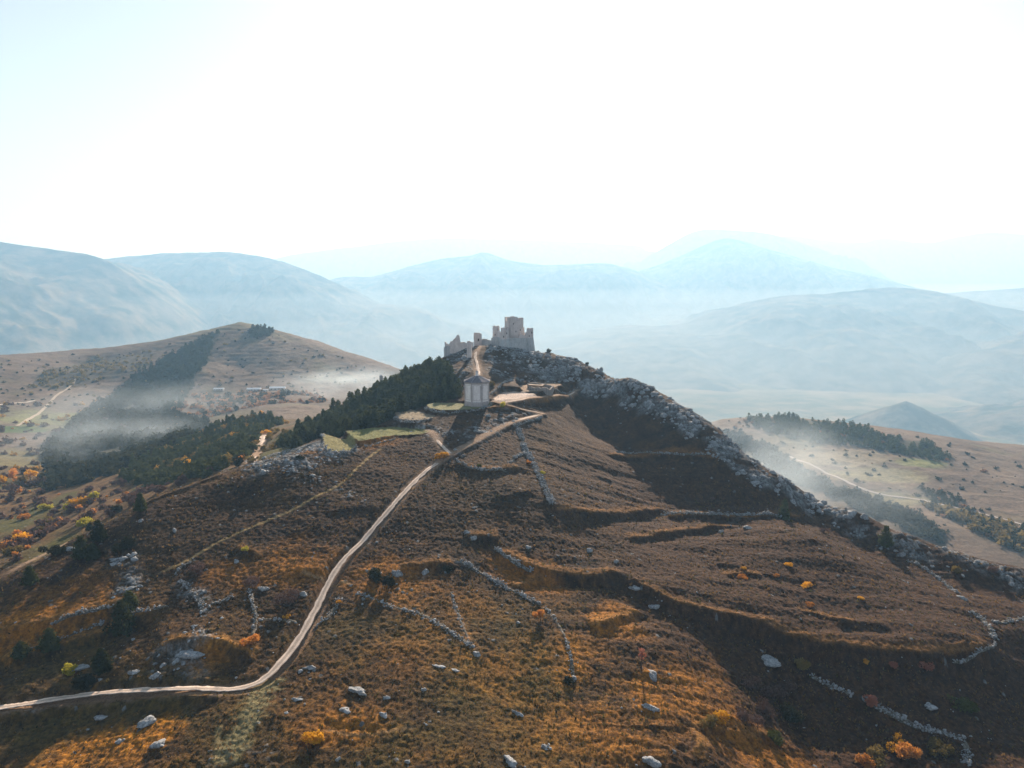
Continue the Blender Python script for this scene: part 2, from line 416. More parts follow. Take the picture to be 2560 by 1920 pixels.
GOLD = [  # patches of golden dry grass (u, v, radius in metres, strength)
 (640,1220,11,.9),(690,1232,8,1),(560,1225,10,.6),(480,1240,9,.6),(800,1245,10,.8),(860,1260,12,.8),(1130,1235,9,.9),(1180,1255,9,.9),(1100,1222,8,.8),
 (1330,1325,8,1),(1300,1340,6,.8),(1350,1365,6,.6),(60,1352,10,.9),(150,1330,9,.9),(30,1368,9,.9),(230,1310,6,.8),(100,1290,9,.5),(200,1270,8,.5),
 (700,1560,8,.6),(770,1560,7,.7),(300,1600,8,.9),(200,1610,8,.8),(330,1580,6,.8),(140,1640,8,.8),(1600,1600,10,.9),(1660,1630,8,1),(1500,1500,12,.7),(1440,1530,9,.7),
 (1520,1460,9,.5),(1400,1490,8,.6),(700,975,10,.6),(790,958,8,.9),(830,950,8,.8),(1250,1400,9,.5),(1240,1440,8,.5),(900,1400,12,.35),(1080,1450,12,.35),(1700,1640,9,.9),
 (440,1420,6,.8),(820,1235,7,.9),(890,1232,6,.9),(1000,1300,14,.35),(1340,1600,12,.5),(1200,1560,14,.35),(640,1180,9,.4),(750,1200,5,.6)]
def near_colour(X, Y, Z):
    x, y = X, Y
    n1 = fbm(x, y, 55, 4, 0.55, 40); n2 = fbm(x, y, 9, 4, 0.6, 41); n3 = fbm(x, y, 2.2, 3, 0.7, 42)
    c = np.zeros(X.shape + (3,)) + np.array((0.098, 0.060, 0.036))
    c = mix3(c, (0.060, 0.040, 0.026), sstep(-0.05, 0.45, -n2 + 0.4 * n3))
    c = mix3(c, (0.16, 0.095, 0.042), sstep(0.05, 0.5, n2 + 0.5 * n3) * 0.8)
    low = sstep(235, 170, y)                                       # greener, more mixed turf on the lower slope
    c = mix3(c, (0.085, 0.078, 0.026), np.clip(0.25 + 1.6 * n1 + 0.6 * n2, 0, 1) * (0.25 + 0.6 * low) * sstep(60, 10, x))
    c = mix3(c, (0.215, 0.115, 0.032), sstep(0.12, 0.5, fbm(x, y, 16, 4, 0.6, 43)) * low * 0.6)
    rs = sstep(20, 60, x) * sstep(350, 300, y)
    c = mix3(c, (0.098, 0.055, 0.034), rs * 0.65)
    for u, v, rad, s in GOLD:
        cx, cy = g0.hit(u, v); d = np.hypot(x - cx, (y - cy)) / rad
        m = np.clip(1.25 - d + 0.9 * n2 + 0.7 * n3, 0, 1) * s
        c = mix3(c, (0.46, 0.215, 0.035), np.clip(m, 0, 1) * 0.85)
    for p_, hu, hl, lu, ll in TERR:                                # ungrazed dry grass along the terrace lips, colour brightened to draw their sunlit edge
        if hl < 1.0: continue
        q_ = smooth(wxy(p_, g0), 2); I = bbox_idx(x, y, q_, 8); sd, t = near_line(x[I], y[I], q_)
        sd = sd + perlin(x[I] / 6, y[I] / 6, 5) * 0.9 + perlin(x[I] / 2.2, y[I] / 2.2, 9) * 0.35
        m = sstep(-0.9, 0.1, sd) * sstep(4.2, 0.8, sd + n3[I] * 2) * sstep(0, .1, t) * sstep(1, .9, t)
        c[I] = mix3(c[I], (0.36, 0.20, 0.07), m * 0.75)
    left = sstep(-95, -130, x - 0.0 * y) * sstep(255, 300, y)      # the lower ground behind the left shoulder
    c = mix3(c, (0.30, 0.20, 0.10), left * np.clip(0.7 + n2, 0, 1))
    c = mix3(c, (0.15, 0.16, 0.05), left * sstep(0.0, 0.4, n1))
    far = sstep(470, 560, y) * sstep(-60, -120, x)
    c = mix3(c, (0.10, 0.085, 0.045), far * 0.5)
    for k, (poly, off, edge) in enumerate(PADS):
        w_ = wxy(poly, g0); sd = poly_sd(x, y, w_) if False else None
    return c * (np.array((0.52, 0.46, 0.36)) + (low * sstep(70, 20, x))[:, None] * np.array((0.30, 0.27, 0.10)))  # turf colour brighter on the lower left, darkened elsewhere to deepen the shadows
ROCKC = np.array((0.19, 0.205, 0.21))
PADCOL = [(0.24, 0.24, 0.12), (0.30, 0.25, 0.17), (0.26, 0.24, 0.10), (0.20, 0.21, 0.08), (0.62, 0.52, 0.44), (0.34, 0.25, 0.17)]
def build_near():
    na, nr = (500, 420) if QUICK else (1250, 1050)
    g = Polar(-44, 44, na, 122, 760, nr)
    X, Y = g.X.ravel(), g.Y.ravel()
    Z = base_h(X, Y)
    near_features(X, Y, Z)
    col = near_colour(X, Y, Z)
    rockm = np.zeros(X.shape)
    for k, (poly, st, size) in enumerate(ROCK):
        w_ = wxy(poly, g0); I = bbox_idx(X, Y, w_, 14)
        if len(I) == 0: continue
        x, y = X[I], Y[I]
        sd = poly_sd(x, y, w_) + perlin(x / 7, y / 7, 31) * 3.5
        m = sstep(-3.0, 2.5, sd) * np.clip(0.55 + 1.3 * (perlin(x / 13, y / 13, 35) + 0.5 * perlin(x / 5, y / 5, 36)), 0.0, 1)
        d1, ed, rv = cell(x + perlin(x / 3, y / 3, 3), y * 1.15, size, k)
        d1b, edb, rvb = cell(x, y, size * 0.42, k + 9)
        has = sstep(1.0 - st - 0.12, 1.0 - st + 0.05, rv * 0.75 + 0.25 * rvb) * m
        body = sstep(0.02, 0.16, ed)
        Z[I] += m * st * (size * 0.42 * (rv - 0.35) * body + size * 0.16 * rvb * sstep(0.02, 0.15, edb)) + has * body * size * 0.10
        cc = ROCKC[None, :] * (0.62 + 0.55 * rv + 0.25 * (rvb - 0.5))[:, None]
        k2 = np.clip(has * (0.25 + 0.75 * body), 0, 1)[:, None]
        col[I] = col[I] * (1 - k2) + cc * k2
        rockm[I] = np.maximum(rockm[I], k2[:, 0])
    # small stones and tussocks all over
    fine = fbm(X, Y, 3.0, 3, 0.6, 60)
    tus = perlin(X / 1.5, Y / 1.5, 62)
    Z += (fine * 0.20 + perlin(X / 0.9, Y / 0.9, 61) * 0.12 + tus * 0.22) * sstep(500, 300, np.hypot(X, Y))
    d1, ed, rv = cell(X, Y, 2.3, 70)
    patch = sstep(0.0, 0.5, fbm(X, Y, 24, 3, 0.6, 71)) * sstep(60, 0, X) + 0.12
    st = sstep(0.30, 0.16, d1) * (rv < 0.10 * patch)
    Z += st * 0.3 * (rv * 6 + 0.3)
    col = np.where(st[:, None] > 0.4, ROCKC[None, :] * (0.7 + rv[:, None] * 2), col)
    col = col * (1 + 0.55 * np.clip(tus + 0.7 * perlin(X / 0.8, Y / 0.8, 63), -0.9, 1.2))[:, None] * (1 + 0.25 * perlin(X / 5, Y / 5, 64))[:, None]
    # pads
    for (poly, off, edge), pc in zip(PADS, PADCOL):
        w_ = wxy(poly, g0); I = bbox_idx(X, Y, w_, 6)
        if len(I) == 0: continue
        sd = poly_sd(X[I], Y[I], w_) + perlin(X[I] / 3, Y[I] / 3, 4) * 0.5
        m = sstep(0.0, 1.0, sd)[:, None]
        v = (0.85 + 0.3 * fbm(X[I], Y[I], 6, 3, 0.6, 44))[:, None]
        col[I] = col[I] * (1 - m) + np.array(pc) * v * m
    # roads: level the ground across them
    prof = {}
    for name, (px, hw) in ROADS.items():
        c = smooth(wxy(px, g0), 3); c = dens(c, 1.0)
        g.Z = Z.reshape(g.X.shape)
        zc = g.at(c[:, 0], c[:, 1])
        k = 9; zc = np.convolve(np.pad(zc, k, mode='edge'), np.ones(2 * k + 1) / (2 * k + 1), 'valid')
        prof[name] = (c, zc, hw)
        I = bbox_idx(X, Y, c, 8)
        sd, t = near_line(X[I], Y[I], c)
        zt = np.interp(t, np.linspace(0, 1, len(zc)), zc)
        # t runs by length and the centre line is evenly spaced, so index by t
        d = np.abs(sd)
        m = sstep(hw + 2.8, hw + 0.7, d)
        Z[I] += m * (zt - Z[I])
        dust = sstep(hw + 2.2, hw * 0.8, d + perlin(X[I] / 2.5, Y[I] / 2.5, 77) * 0.9)[:, None] * 0.8
        col[I] = col[I] * (1 - dust) + np.array((0.30, 0.21, 0.14)) * dust
    # narrow foot trail and worn turf
    for px, hw, cc, s in [([(330,1243),(365,1229),(400,1214),(480,1166),(560,1133),(620,1108),(680,1075),(730,1050),(762,1022),(800,985),(830,965)], 0.45, (0.42, 0.30, 0.13), 0.75),
                          ([(600,1455),(560,1500),(545,1540),(520,1580),(500,1620),(480,1659)], 4.0, (0.22, 0.20, 0.10), 0.75),
                          ([(475,1560),(470,1590),(468,1659)], 0.6, (0.30, 0.25, 0.12), 0.6),
                          ([(700,1575),(780,1590),(900,1570)], 0.4, (0.3, 0.2, 0.1), 0.5),
                          ([(650,1235),(700,1250),(760,1262)], 0.5, (0.40, 0.27, 0.14), 0.6),
                          ([(973,1278),(990,1325),(1008,1376),(1030,1405)], 0.5, (0.32, 0.2, 0.12), 0.7),
                          ([(0,1247),(80,1205),(150,1168),(300,1092),(400,1052),(490,1017)], 1.8, (0.42, 0.29, 0.19), 0.7)]:
        c = smooth(wxy(px, g0), 2); I = bbox_idx(X, Y, c, 8); sd, t = near_line(X[I], Y[I], c)
        m = (sstep(hw + 0.5, hw * 0.4, np.abs(sd) + perlin(X[I] / 2, Y[I] / 2, 7) * hw * 0.5) * s * sstep(0, 0.06, t) * sstep(1, 0.94, t))[:, None]
        col[I] = col[I] * (1 - m) + np.array(cc) * m
    g.Z = Z.reshape(g.X.shape)
    i = np.arange(na - 1)[:, None] * nr; j = np.arange(nr - 1)[None, :]
    a = (i + j).ravel(); F = np.stack([a, a + nr, a + nr + 1, a + 1], -1)
    V = np.stack([X, Y, Z], -1)
    me = mesh_np('hillside', V, F[:, ::-1], ground_mat('hillside_turf', 1.8, 0.6, 0.55), np.clip(col, 0.005, 0.9), True)
    props(obj('hillside', me), kind='structure')
    return g, prof
gn, ROADPROF = build_near()

def ribbon(name, c, zc, hw, mat, lift=0.09, n=5):
    """a track laid on the levelled ground: n strips across, with uneven edges"""
    t = np.gradient(c, axis=0); t /= np.hypot(t[:, 0], t[:, 1])[:, None]; nx, ny = -t[:, 1], t[:, 0]
    V = []; 
    wl = hw * (1 + 0.25 * perlin(c[:, 0] / 4, c[:, 1] / 4, 3) + 0.35 * perlin(c[:, 0] * 1.3, c[:, 1] * 1.3, 5)); wr = hw * (1 + 0.25 * perlin(c[:, 0] / 4, c[:, 1] / 4, 8) + 0.35 * perlin(c[:, 0] * 1.3, c[:, 1] * 1.3, 6))
    C = []
    for k in range(n):
        f = k / (n - 1) * 2 - 1
        wv = np.where(f < 0, wl, wr) * f
        rut = -0.05 * math.exp(-((abs(f) - 0.5) / 0.18) ** 2)
        z = zc + lift + rut - (0.14 if abs(f) == 1 else 0)
        V.append(np.stack([c[:, 0] + nx * wv, c[:, 1] + ny * wv, z], -1))
        tone = 1.0 if abs(abs(f) - 0.55) < 0.26 else 0.62
        C.append(np.full(len(c), tone))
    V = np.concatenate(V); m = len(c); C = np.concatenate(C)
    F = []
    for k in range(n - 1):
        a = np.arange(m - 1) + k * m
        F.append(np.stack([a, a + 1, a + m + 1, a + m], -1))
    col = np.array((0.72, 0.60, 0.49))[None, :] * C[:, None] * (0.9 + 0.25 * perlin(V[:, 0] / 3, V[:, 1] / 3, 15))[:, None]
    me = mesh_np(name, V, np.concatenate(F), mat, np.clip(col, 0, 1), True)
    return props(obj(name, me), kind='structure')
dirt = ground_mat('dirt', 2.5, 0.08, 0.25)
for name, (c, zc, hw) in ROADPROF.items():
    ribbon(name, c, zc, hw, dirt, n=9 if hw > 1 else 5)

# ------------------------------------------------------------------ middle distance
def mid_polys():
    return dict(
     wood_left=[(440,732),(474,720),(455,765),(432,805),(405,848),(385,892),(300,875),(250,862),(250,850),(290,815),(340,790),(400,752)],
     copse=[(535,722),(552,708),(580,712),(595,722),(580,728),(545,730)],
     wood_right=[(1600,908),(1700,902),(1850,925),(1920,950),(2010,965),(2060,990),(2040,1000),(1960,985),(1900,975),(1800,962),(1720,950),(1650,930)],
     spinney=[(1990,1050),(2015,1055),(2070,1075),(2060,1095),(2020,1085)],
     gorge=[(1560,930),(1660,960),(1720,1010),(1820,1060),(1900,1080),(2000,1130),(2050,1180),(1950,1150),(1830,1095),(1700,1040),(1600,985)],
     belt=[(2000,1090),(2100,1110),(2212,1150),(2212,1200),(2130,1160),(2040,1120)],
     valley_wood=[(95,1000),(120,940),(190,890),(245,855),(310,870),(380,895),(450,905),(440,925),(400,950),(340,975),(280,1008),(240,1030),(180,1045),(110,1062)],  # wood spread into a dark mass that also stands in for slope shade
     scrub_left=[(200,770),(330,760),(330,790),(280,815),(200,830),(130,845),(60,840),(90,800)],
    )
MP = {k: wxy(v, g0, rmin=500) for k, v in mid_polys().items()}
def build_mid():
    na, nr = (350, 260) if QUICK else (900, 620)
    g = Polar(-48, 48, na, 752, 2690, nr)
    X, Y = g.X.ravel(), g.Y.ravel()
    Z = base_h(X, Y)
    r = np.hypot(X, Y); f = sstep(760, 900, r)
    Z += f * (fbm(X, Y, 260, 5, 0.5, 101) * 9 + fbm(X, Y, 40, 4, 0.55, 102, True) * 1.6)
    zz = Z / 5.0 + 0.5 * perlin(X / 90, Y / 90, 5); saw = zz - np.floor(zz)
    hill = sstep(-900, -700, X) * sstep(150, -50, X) * sstep(1150, 1250, Y)
    Z += f * (0.3 + 0.7 * hill) * (0.8 + 1.0 * perlin(X / 70, Y / 70, 8)) * (sstep(0, 0.25, saw) - saw)
    n1 = fbm(X, Y, 180, 4, 0.55, 110); n2 = fbm(X, Y, 30, 4, 0.6, 111)
    c = np.zeros(X.shape + (3,)) + np.array((0.165, 0.122, 0.088))
    c = mix3(c, (0.13, 0.10, 0.065), sstep(0.0, 0.5, n2))
    c = mix3(c, (0.15, 0.14, 0.068), sstep(0.05, 0.45, n1) * 0.8)
    c = mix3(c, (0.22, 0.17, 0.12), sstep(0.05, 0.2, -n1) * 0.5)
    lines = sstep(0.30, 0.42, saw) * sstep(0.6, 0.45, saw) * hill
    c = mix3(c, (0.12, 0.09, 0.06), lines * 0.55)
    for u, v, rad, cc in [(12,932,26,(0.07,0.15,0.03)), (60,1000,60,(0.19,0.17,0.075)), (1990,1000,22,(0.22,0.25,0.09)), (1930,1080,30,(0.26,0.24,0.12)), (1800,990,50,(0.29,0.25,0.16)), (1890,1025,40,(0.27,0.25,0.13)), (150,910,60,(0.2,0.21,0.07))]:
        cx, cy = g0.hit(u, v, rmin=500); d = np.hypot((X - cx) / 1.6, Y - cy) / rad
        c = mix3(c, cc, sstep(1.2, 0.7, d + 0.8 * n2) * 0.8)
    for k, p in MP.items():
        I = bbox_idx(X, Y, p, 20)
        sd = poly_sd(X[I], Y[I], p); m = sstep(-8, 12, sd + n2[I] * 20) * (0.5 if k in ('scrub_left',) else 0.85)
        c[I] = mix3(c[I], (0.05, 0.055, 0.03), m)
    c *= (0.74 + 0.30 * fbm(X, Y, 70, 4, 0.6, 120) + 0.12 * fbm(X, Y, 9, 3, 0.6, 121))[:, None]
    g.Z = Z.reshape(g.X.shape)
    i = np.arange(na - 1)[:, None] * nr; j = np.arange(nr - 1)[None, :]
    a = (i + j).ravel(); F = np.stack([a, a + nr, a + nr + 1, a + 1], -1)
    me = mesh_np('hills', np.stack([X, Y, Z], -1), F[:, ::-1], ground_mat('hills_turf', 0.25, 1.5, 0.35), np.clip(c, 0.005, 0.9), True)
    props(obj('hills', me), kind='structure')
    return g
gm = build_mid()

# ------------------------------------------------------------------ far valley floor and mountains
def far_mat(name, c1, c2, scale):
    m, t, b = principled(name, 1.0, 0.0)
    geo = t.nodes.new('ShaderNodeNewGeometry'); n = noise_node(t, scale, 8, 0.6, geo.outputs['Position'])
    cr = t.nodes.new('ShaderNodeValToRGB'); cr.color_ramp.elements[0].position = 0.38; cr.color_ramp.elements[1].position = 0.62
    cr.color_ramp.elements[0].color = (*c1, 1); cr.color_ramp.elements[1].color = (*c2, 1)
    t.links.new(n.outputs[0], cr.inputs[0]); t.links.new(cr.outputs[0], b.inputs['Base Color'])
    return m
FLOOR = -850.0
def sheet(name, x0, x1, nx, y0, y1, ny, hf, mat):
    X, Y = np.meshgrid(np.linspace(x0, x1, nx), np.linspace(y0, y1, ny), indexing='ij')
    X, Y = X.ravel(), Y.ravel(); Z = hf(X, Y)
    i = np.arange(nx - 1)[:, None] * ny; j = np.arange(ny - 1)[None, :]
    a = (i + j).ravel(); F = np.stack([a, a + ny, a + ny + 1, a + 1], -1)
    return props(obj(name, mesh_np(name, np.stack([X, Y, Z], -1), F, mat, None, True)), kind='structure')
sheet('valley', -24000, 24000, 260, 2400, 25000, 220, lambda X, Y: FLOOR + fbm(X, Y, 2500, 5, 0.5, 200) * 22, far_mat('valley_fields', (0.10, 0.11, 0.06), (0.30, 0.24, 0.15), 0.004))
m_mtn = far_mat('mountain_ground', (0.025, 0.04, 0.03), (0.22, 0.18, 0.13), 0.005)
def mountain(crest_px, dist, width, seed, name='mountain', spur=0.62, base=FLOOR - 25, pro=1.25, drift=0.0):
    """a range whose crest passes through the given skyline; flanks fall off both ways with spurs and gullies"""
    cw = []
    for q in crest_px:
        u, v = q[0], q[1]; y = q[2] if len(q) > 2 else dist
        cw.append(W(u, v, y))
    cw = np.array(cw); cw = smooth(cw, 2)
    x0 = cw[0, 0] - width * 1.2; x1 = cw[-1, 0] + width * 1.2
    yc = cw[:, 1].mean()
    nx, ny = 600, 230
    X, Y = np.meshgrid(np.linspace(x0, x1, nx), np.linspace(cw[:, 1].min() - width * 1.1, cw[:, 1].max() + width * 0.9, ny), indexing='ij')
    wob = fbm(X, Y * 0 + seed * 50, width * 0.5, 3, 0.5, seed) * width * 0.0
    yl = np.interp(X, cw[:, 0], cw[:, 1]); zl = np.interp(X, cw[:, 0], cw[:, 2])
    ex = np.where(X < cw[0, 0], cw[0, 0] - X, np.where(X > cw[-1, 0], X - cw[-1, 0], 0)) / width
    d = np.abs(Y - yl + wob) / width
    dd = np.sqrt(d * d + ex * ex * 1.2)
    H = zl - base + fbm(X, Y * 0 + seed * 9.0, width * 0.35, 6, 0.55, seed + 20) * width * 0.014
    spurs = fbm(X + Y * 0.15, Y * 0.45, width * 0.33, 7, 0.5, seed + 3, True)
    prof = np.clip(1 - dd, 0, 1) ** pro
    k = np.clip(dd * 3.2, 0, 1)
    Z = base + H * np.clip(prof + spur * spurs * k * prof ** 0.5 * (0.35 + d), 0, 0.998 + 0 * prof) + fbm(X, Y, 160, 4, 0.55, seed + 9, True) * 5 * np.clip(prof * 4, 0, 1) - 20 * (prof < 0.001)
    X, Y, Z = X.ravel(), Y.ravel(), Z.ravel()
    i = np.arange(nx - 1)[:, None] * ny; j = np.arange(ny - 1)[None, :]
    a = (i + j).ravel(); F = np.stack([a, a + ny, a + ny + 1, a + 1], -1)
    return props(obj(name, mesh_np(name, np.stack([X, Y, Z], -1), F, m_mtn, None, True)), kind='structure')
mountain([(-420,500),(-150,512),(0,521),(80,533),(150,545),(215,553),(262,580),(320,625),(400,690),(450,740)], 6400, 3200, 1)
mountain([(180,565),(240,557),(320,550),(400,546),(480,543),(530,548),(600,561),(660,582),(710,604),(760,628),(810,655)], 8700, 2700, 2)
mountain([(725,602),(760,597),(800,599),(840,588),(885,574),(930,562),(980,556),(1020,551),(1045,542),(1070,552),(1100,563),(1150,569),(1190,572),(1240,571),(1290,569),(1330,573),(1362,581),(1400,597),(1450,620),(1500,648)], 12000, 3200, 3)
mountain([(560,568),(620,552),(700,540),(780,532),(850,521),(930,516),(1010,514),(1100,518),(1200,520),(1300,524),(1380,530)], 22000, 2600, 4)
mountain([(1360,592),(1390,582),(1440,566),(1490,545),(1530,524),(1565,512),(1600,520),(1640,533),(1690,548),(1740,563),(1800,578),(1860,592),(1930,608),(1980,622)], 12800, 2900, 5)
mountain([(1410,548),(1450,525),(1490,503),(1530,493),(1580,497),(1640,501),(1700,512),(1730,524),(1790,545)], 17500, 2600, 6)
mountain([(1660,515),(1720,507),(1780,520),(1860,526),(1905,512),(1950,520),(2010,527),(2060,513),(2120,502),(2180,503),(2260,511),(2400,505)], 22500, 2400, 7)
mountain([(2040,634),(2090,629),(2150,627),(2230,622),(2400,605)], 10600, 2100, 8)
mountain([(1470,700),(1530,680),(1600,658),(1680,641),(1760,634),(1820,630),(1880,624),(1930,622),(1990,624),(2050,635),(2110,652),(2170,672),(2260,700)], 8000, 2800, 9)
mountain([(1940,840),(2000,815),(2060,785),(2120,760),(2170,745),(2230,728),(2400,690)], 5600, 1400, 10)
mountain([(2060,925),(2120,905),(2180,888),(2260,872),(2400,850)], 4000, 700, 12)
# the cone-shaped hill on the valley floor
def cone(name, u, v, y, rad, seed):
    cx, cy, cz = W(u, v, y)
    X, Y = np.meshgrid(np.linspace(-1.3, 1.3, 110), np.linspace(-1.3, 1.3, 110), indexing='ij')
    d = np.hypot(X, Y * 1.0)
    x = cx + X * rad; yy = cy + Y * rad
    H = cz - (FLOOR - 20)
    p = np.clip(1 - d / 1.2, 0, 1)
    Z = (FLOOR - 25) + H * (p ** 1.05) * (1 + 0.1 * fbm(x, yy, rad * 0.4, 4, 0.5, seed, True) * np.clip(d * 2, 0, 1)) + fbm(x, yy, 30, 3, 0.6, seed) * 2.5 * (p > 0)
    a = (np.arange(109)[:, None] * 110 + np.arange(109)[None, :]).ravel()
    F = np.stack([a, a + 110, a + 111, a + 1], -1)
    return props(obj(name, mesh_np(name, np.stack([x.ravel(), yy.ravel(), Z.ravel()], -1), F, m_mtn, None, True)), kind='structure')
cone('cone_hill', 1958, 864, 3800, 370, 1)
# ------------------------------------------------------------------ ground look-up for things
def hit(u, v, rmax=1e9, rmin=0):
    """ground point seen at a pixel of the working grid: near hillside first, then the middle distance"""
    a, b, c = ray(u, v); h = math.hypot(a, b); slope = c / h; az = math.atan2(a, b)
    fa = min(max((az - gn.az[0]) / (gn.az[1] - gn.az[0]), 0), gn.na - 1.001); i = int(fa)
    gap = slope * gn.r - gn.Z[i]; ok = (gn.r <= rmax) & (gn.r >= rmin)
    if ((gap <= 0) & ok).any(): x, y = gn.hit(u, v, rmax=rmax, rmin=rmin); return x, y, float(gn.at(x, y))
    fa = min(max((az - gm.az[0]) / (gm.az[1] - gm.az[0]), 0), gm.na - 1.001); i = int(fa)
    gap = slope * gm.r - gm.Z[i]; ok = (gm.r <= rmax) & (gm.r >= rmin)
    if ((gap <= 0) & ok).any(): x, y = gm.hit(u, v, rmax=rmax, rmin=rmin); return x, y, float(gm.at(x, y))
    x, y = gn.hit(u, v, rmax=rmax, rmin=rmin); return x, y, float(gn.at(x, y))
def gz(x, y):
    return float(gn.at(x, y)) if math.hypot(x, y) < 755 else float(gm.at(x, y))
def empty(name, loc, label, cat, group=None, rz=0.0):
    o = bpy.data.objects.new(name, None); link(o); o.location = loc; o.rotation_euler = (0, 0, rz)
    o.empty_display_size = 1
    return props(o, label, cat, group)

def stone_mat(name, c1, c2, course=0.45, bump=0.12, streak=True):
    m, t, b = principled(name, 0.92, 0.15)
    tc = t.nodes.new('ShaderNodeTexCoord')
    n1 = noise_node(t, 0.35, 6, 0.65, tc.outputs['Object'])
    n2 = noise_node(t, 2.2, 5, 0.7, tc.outputs['Object'])
    mp = t.nodes.new('ShaderNodeMapping'); mp.inputs['Scale'].default_value = (1.6, 1.6, 0.16)
    t.links.new(tc.outputs['Object'], mp.inputs['Vector'])
    n3 = noise_node(t, 1.0, 4, 0.6, mp.outputs[0])
    ad = t.nodes.new('ShaderNodeMath'); ad.operation = 'ADD'; t.links.new(n1.outputs[0], ad.inputs[0]); t.links.new((n3 if streak else n2).outputs[0], ad.inputs[1])
    ad2 = t.nodes.new('ShaderNodeMath'); ad2.operation = 'ADD'; t.links.new(ad.outputs[0], ad2.inputs[0]); t.links.new(n2.outputs[0], ad2.inputs[1])
    r = t.nodes.new('ShaderNodeValToRGB'); r.color_ramp.elements[0].position = 0.40; r.color_ramp.elements[1].position = 0.62
    dv = t.nodes.new('ShaderNodeMath'); dv.operation = 'DIVIDE'; dv.inputs[1].default_value = 3.0
    t.links.new(ad2.outputs[0], dv.inputs[0]); t.links.new(dv.outputs[0], r.inputs[0])
    r.color_ramp.elements[0].color = (*c1, 1); r.color_ramp.elements[1].color = (*c2, 1)
    t.links.new(r.outputs[0], b.inputs['Base Color'])
    vo = t.nodes.new('ShaderNodeTexVoronoi'); vo.inputs['Scale'].default_value = 1 / course; t.links.new(tc.outputs['Object'], vo.inputs['Vector'])
    bp = t.nodes.new('ShaderNodeBump'); bp.inputs['Distance'].default_value = bump; t.links.new(vo.outputs['Distance'], bp.inputs['Height'])
    t.links.new(bp.outputs[0], b.inputs['Normal'])
    return m
def flat_mat(name, c, rough=0.8):
    m, t, b = principled(name, rough, 0.2)
    tc = t.nodes.new('ShaderNodeTexCoord'); n = noise_node(t, 1.5, 4, 0.6, tc.outputs['Object'])
    r = t.nodes.new('ShaderNodeValToRGB'); r.color_ramp.elements[0].color = (*[k * 0.75 for k in c], 1); r.color_ramp.elements[1].color = (*[min(1, k * 1.2) for k in c], 1)
    t.links.new(n.outputs[0], r.inputs[0]); t.links.new(r.outputs[0], b.inputs['Base Color']); return m
m_castle = stone_mat('castle_limestone', (0.50, 0.46, 0.44), (0.78, 0.73, 0.70))
m_castle2 = stone_mat('castle_scarp', (0.34, 0.37, 0.38), (0.60, 0.62, 0.62), 0.7, 0.2)
m_church = stone_mat('church_limestone', (0.70, 0.66, 0.64), (0.97, 0.95, 0.93), 0.9, 0.03)
m_trim = stone_mat('church_trim', (0.34, 0.30, 0.30), (0.56, 0.52, 0.51), 0.5, 0.04)
m_slate = stone_mat('slate_roof', (0.10, 0.10, 0.12), (0.22, 0.22, 0.24), 0.4, 0.05, False)
m_ruin = stone_mat('ruin_masonry', (0.14, 0.13, 0.12), (0.38, 0.35, 0.32))
m_dark = flat_mat('dark_opening', (0.012, 0.012, 0.014))
m_wall = stone_mat('dry_stone', (0.14, 0.155, 0.165), (0.40, 0.425, 0.44), 0.5, 0.1, False)
m_white = flat_mat('white_sheet_roof', (0.85, 0.85, 0.86), 0.5)
m_shedwall = flat_mat('shed_wall', (0.45, 0.42, 0.38))

class MB:
    def __init__(s): s.v = []; s.f = []
    def add(s, V, F): n = len(s.v); s.v += [tuple(p) for p in V]; s.f += [tuple(n + i for i in f) for f in F]
    def box(s, c, size, rz=0.0):
        ca, sa = math.cos(rz), math.sin(rz); V = []
        for dx in (-.5, .5):
            for dy in (-.5, .5):
                for dz in (-.5, .5):
                    x, y = dx * size[0], dy * size[1]; V.append((c[0] + x * ca - y * sa, c[1] + x * sa + y * ca, c[2] + dz * size[2]))
        s.add(V, [(0, 1, 3, 2), (4, 6, 7, 5), (0, 4, 5, 1), (2, 3, 7, 6), (0, 2, 6, 4), (1, 5, 7, 3)])
    def rings(s, rings, cap0=True, cap1=True):
        n = len(rings[0]); V = [p for r in rings for p in r]; F = []
        for k in range(len(rings) - 1):
            for i in range(n):
                j = (i + 1) % n; F.append((k * n + i, k * n + j, (k + 1) * n + j, (k + 1) * n + i))
        if cap0: F.append(tuple(range(n))[::-1])
        if cap1: F.append(tuple((len(rings) - 1) * n + i for i in range(n)))
        s.add(V, F)
    def build(s, name, mat, parent=None, label=None):
        me = bpy.data.meshes.new(name); me.from_pydata(s.v, [], s.f); me.materials.append(mat); me.update()
        o = obj(name, me, parent)
        if label: o['label'] = label
        return o
def slab(mb, p0, p1, th, z0, prof, rnd, n=None, rag=0.35):
    """ruined wall: prof = [(t, height of the top)]"""
    L = math.hypot(p1[0] - p0[0], p1[1] - p0[1]); n = n or max(4, int(L / 0.7)); ux, uy = (p1[0] - p0[0]) / L, (p1[1] - p0[1]) / L; nx, ny = -uy * th / 2, ux * th / 2
    V = []; ts = [q[0] for q in prof]; hs = [q[1] for q in prof]
    for i in range(n + 1):
        t = i / n; h = float(np.interp(t, ts, hs)) + rnd.uniform(-rag, rag * 0.4); x = p0[0] + ux * L * t; y = p0[1] + uy * L * t
        V += [(x + nx, y + ny, z0), (x + nx, y + ny, h), (x - nx, y - ny, h + rnd.uniform(-rag, rag) * .4), (x - nx, y - ny, z0)]
    F = []
    for i in range(n):
        a = i * 4
        for k in range(4): F.append((a + k, a + 4 + k, a + 4 + (k + 1) % 4, a + (k + 1) % 4))
    F += [(0, 1, 2, 3), (n * 4 + 3, n * 4 + 2, n * 4 + 1, n * 4)]
    mb.add(V, F)
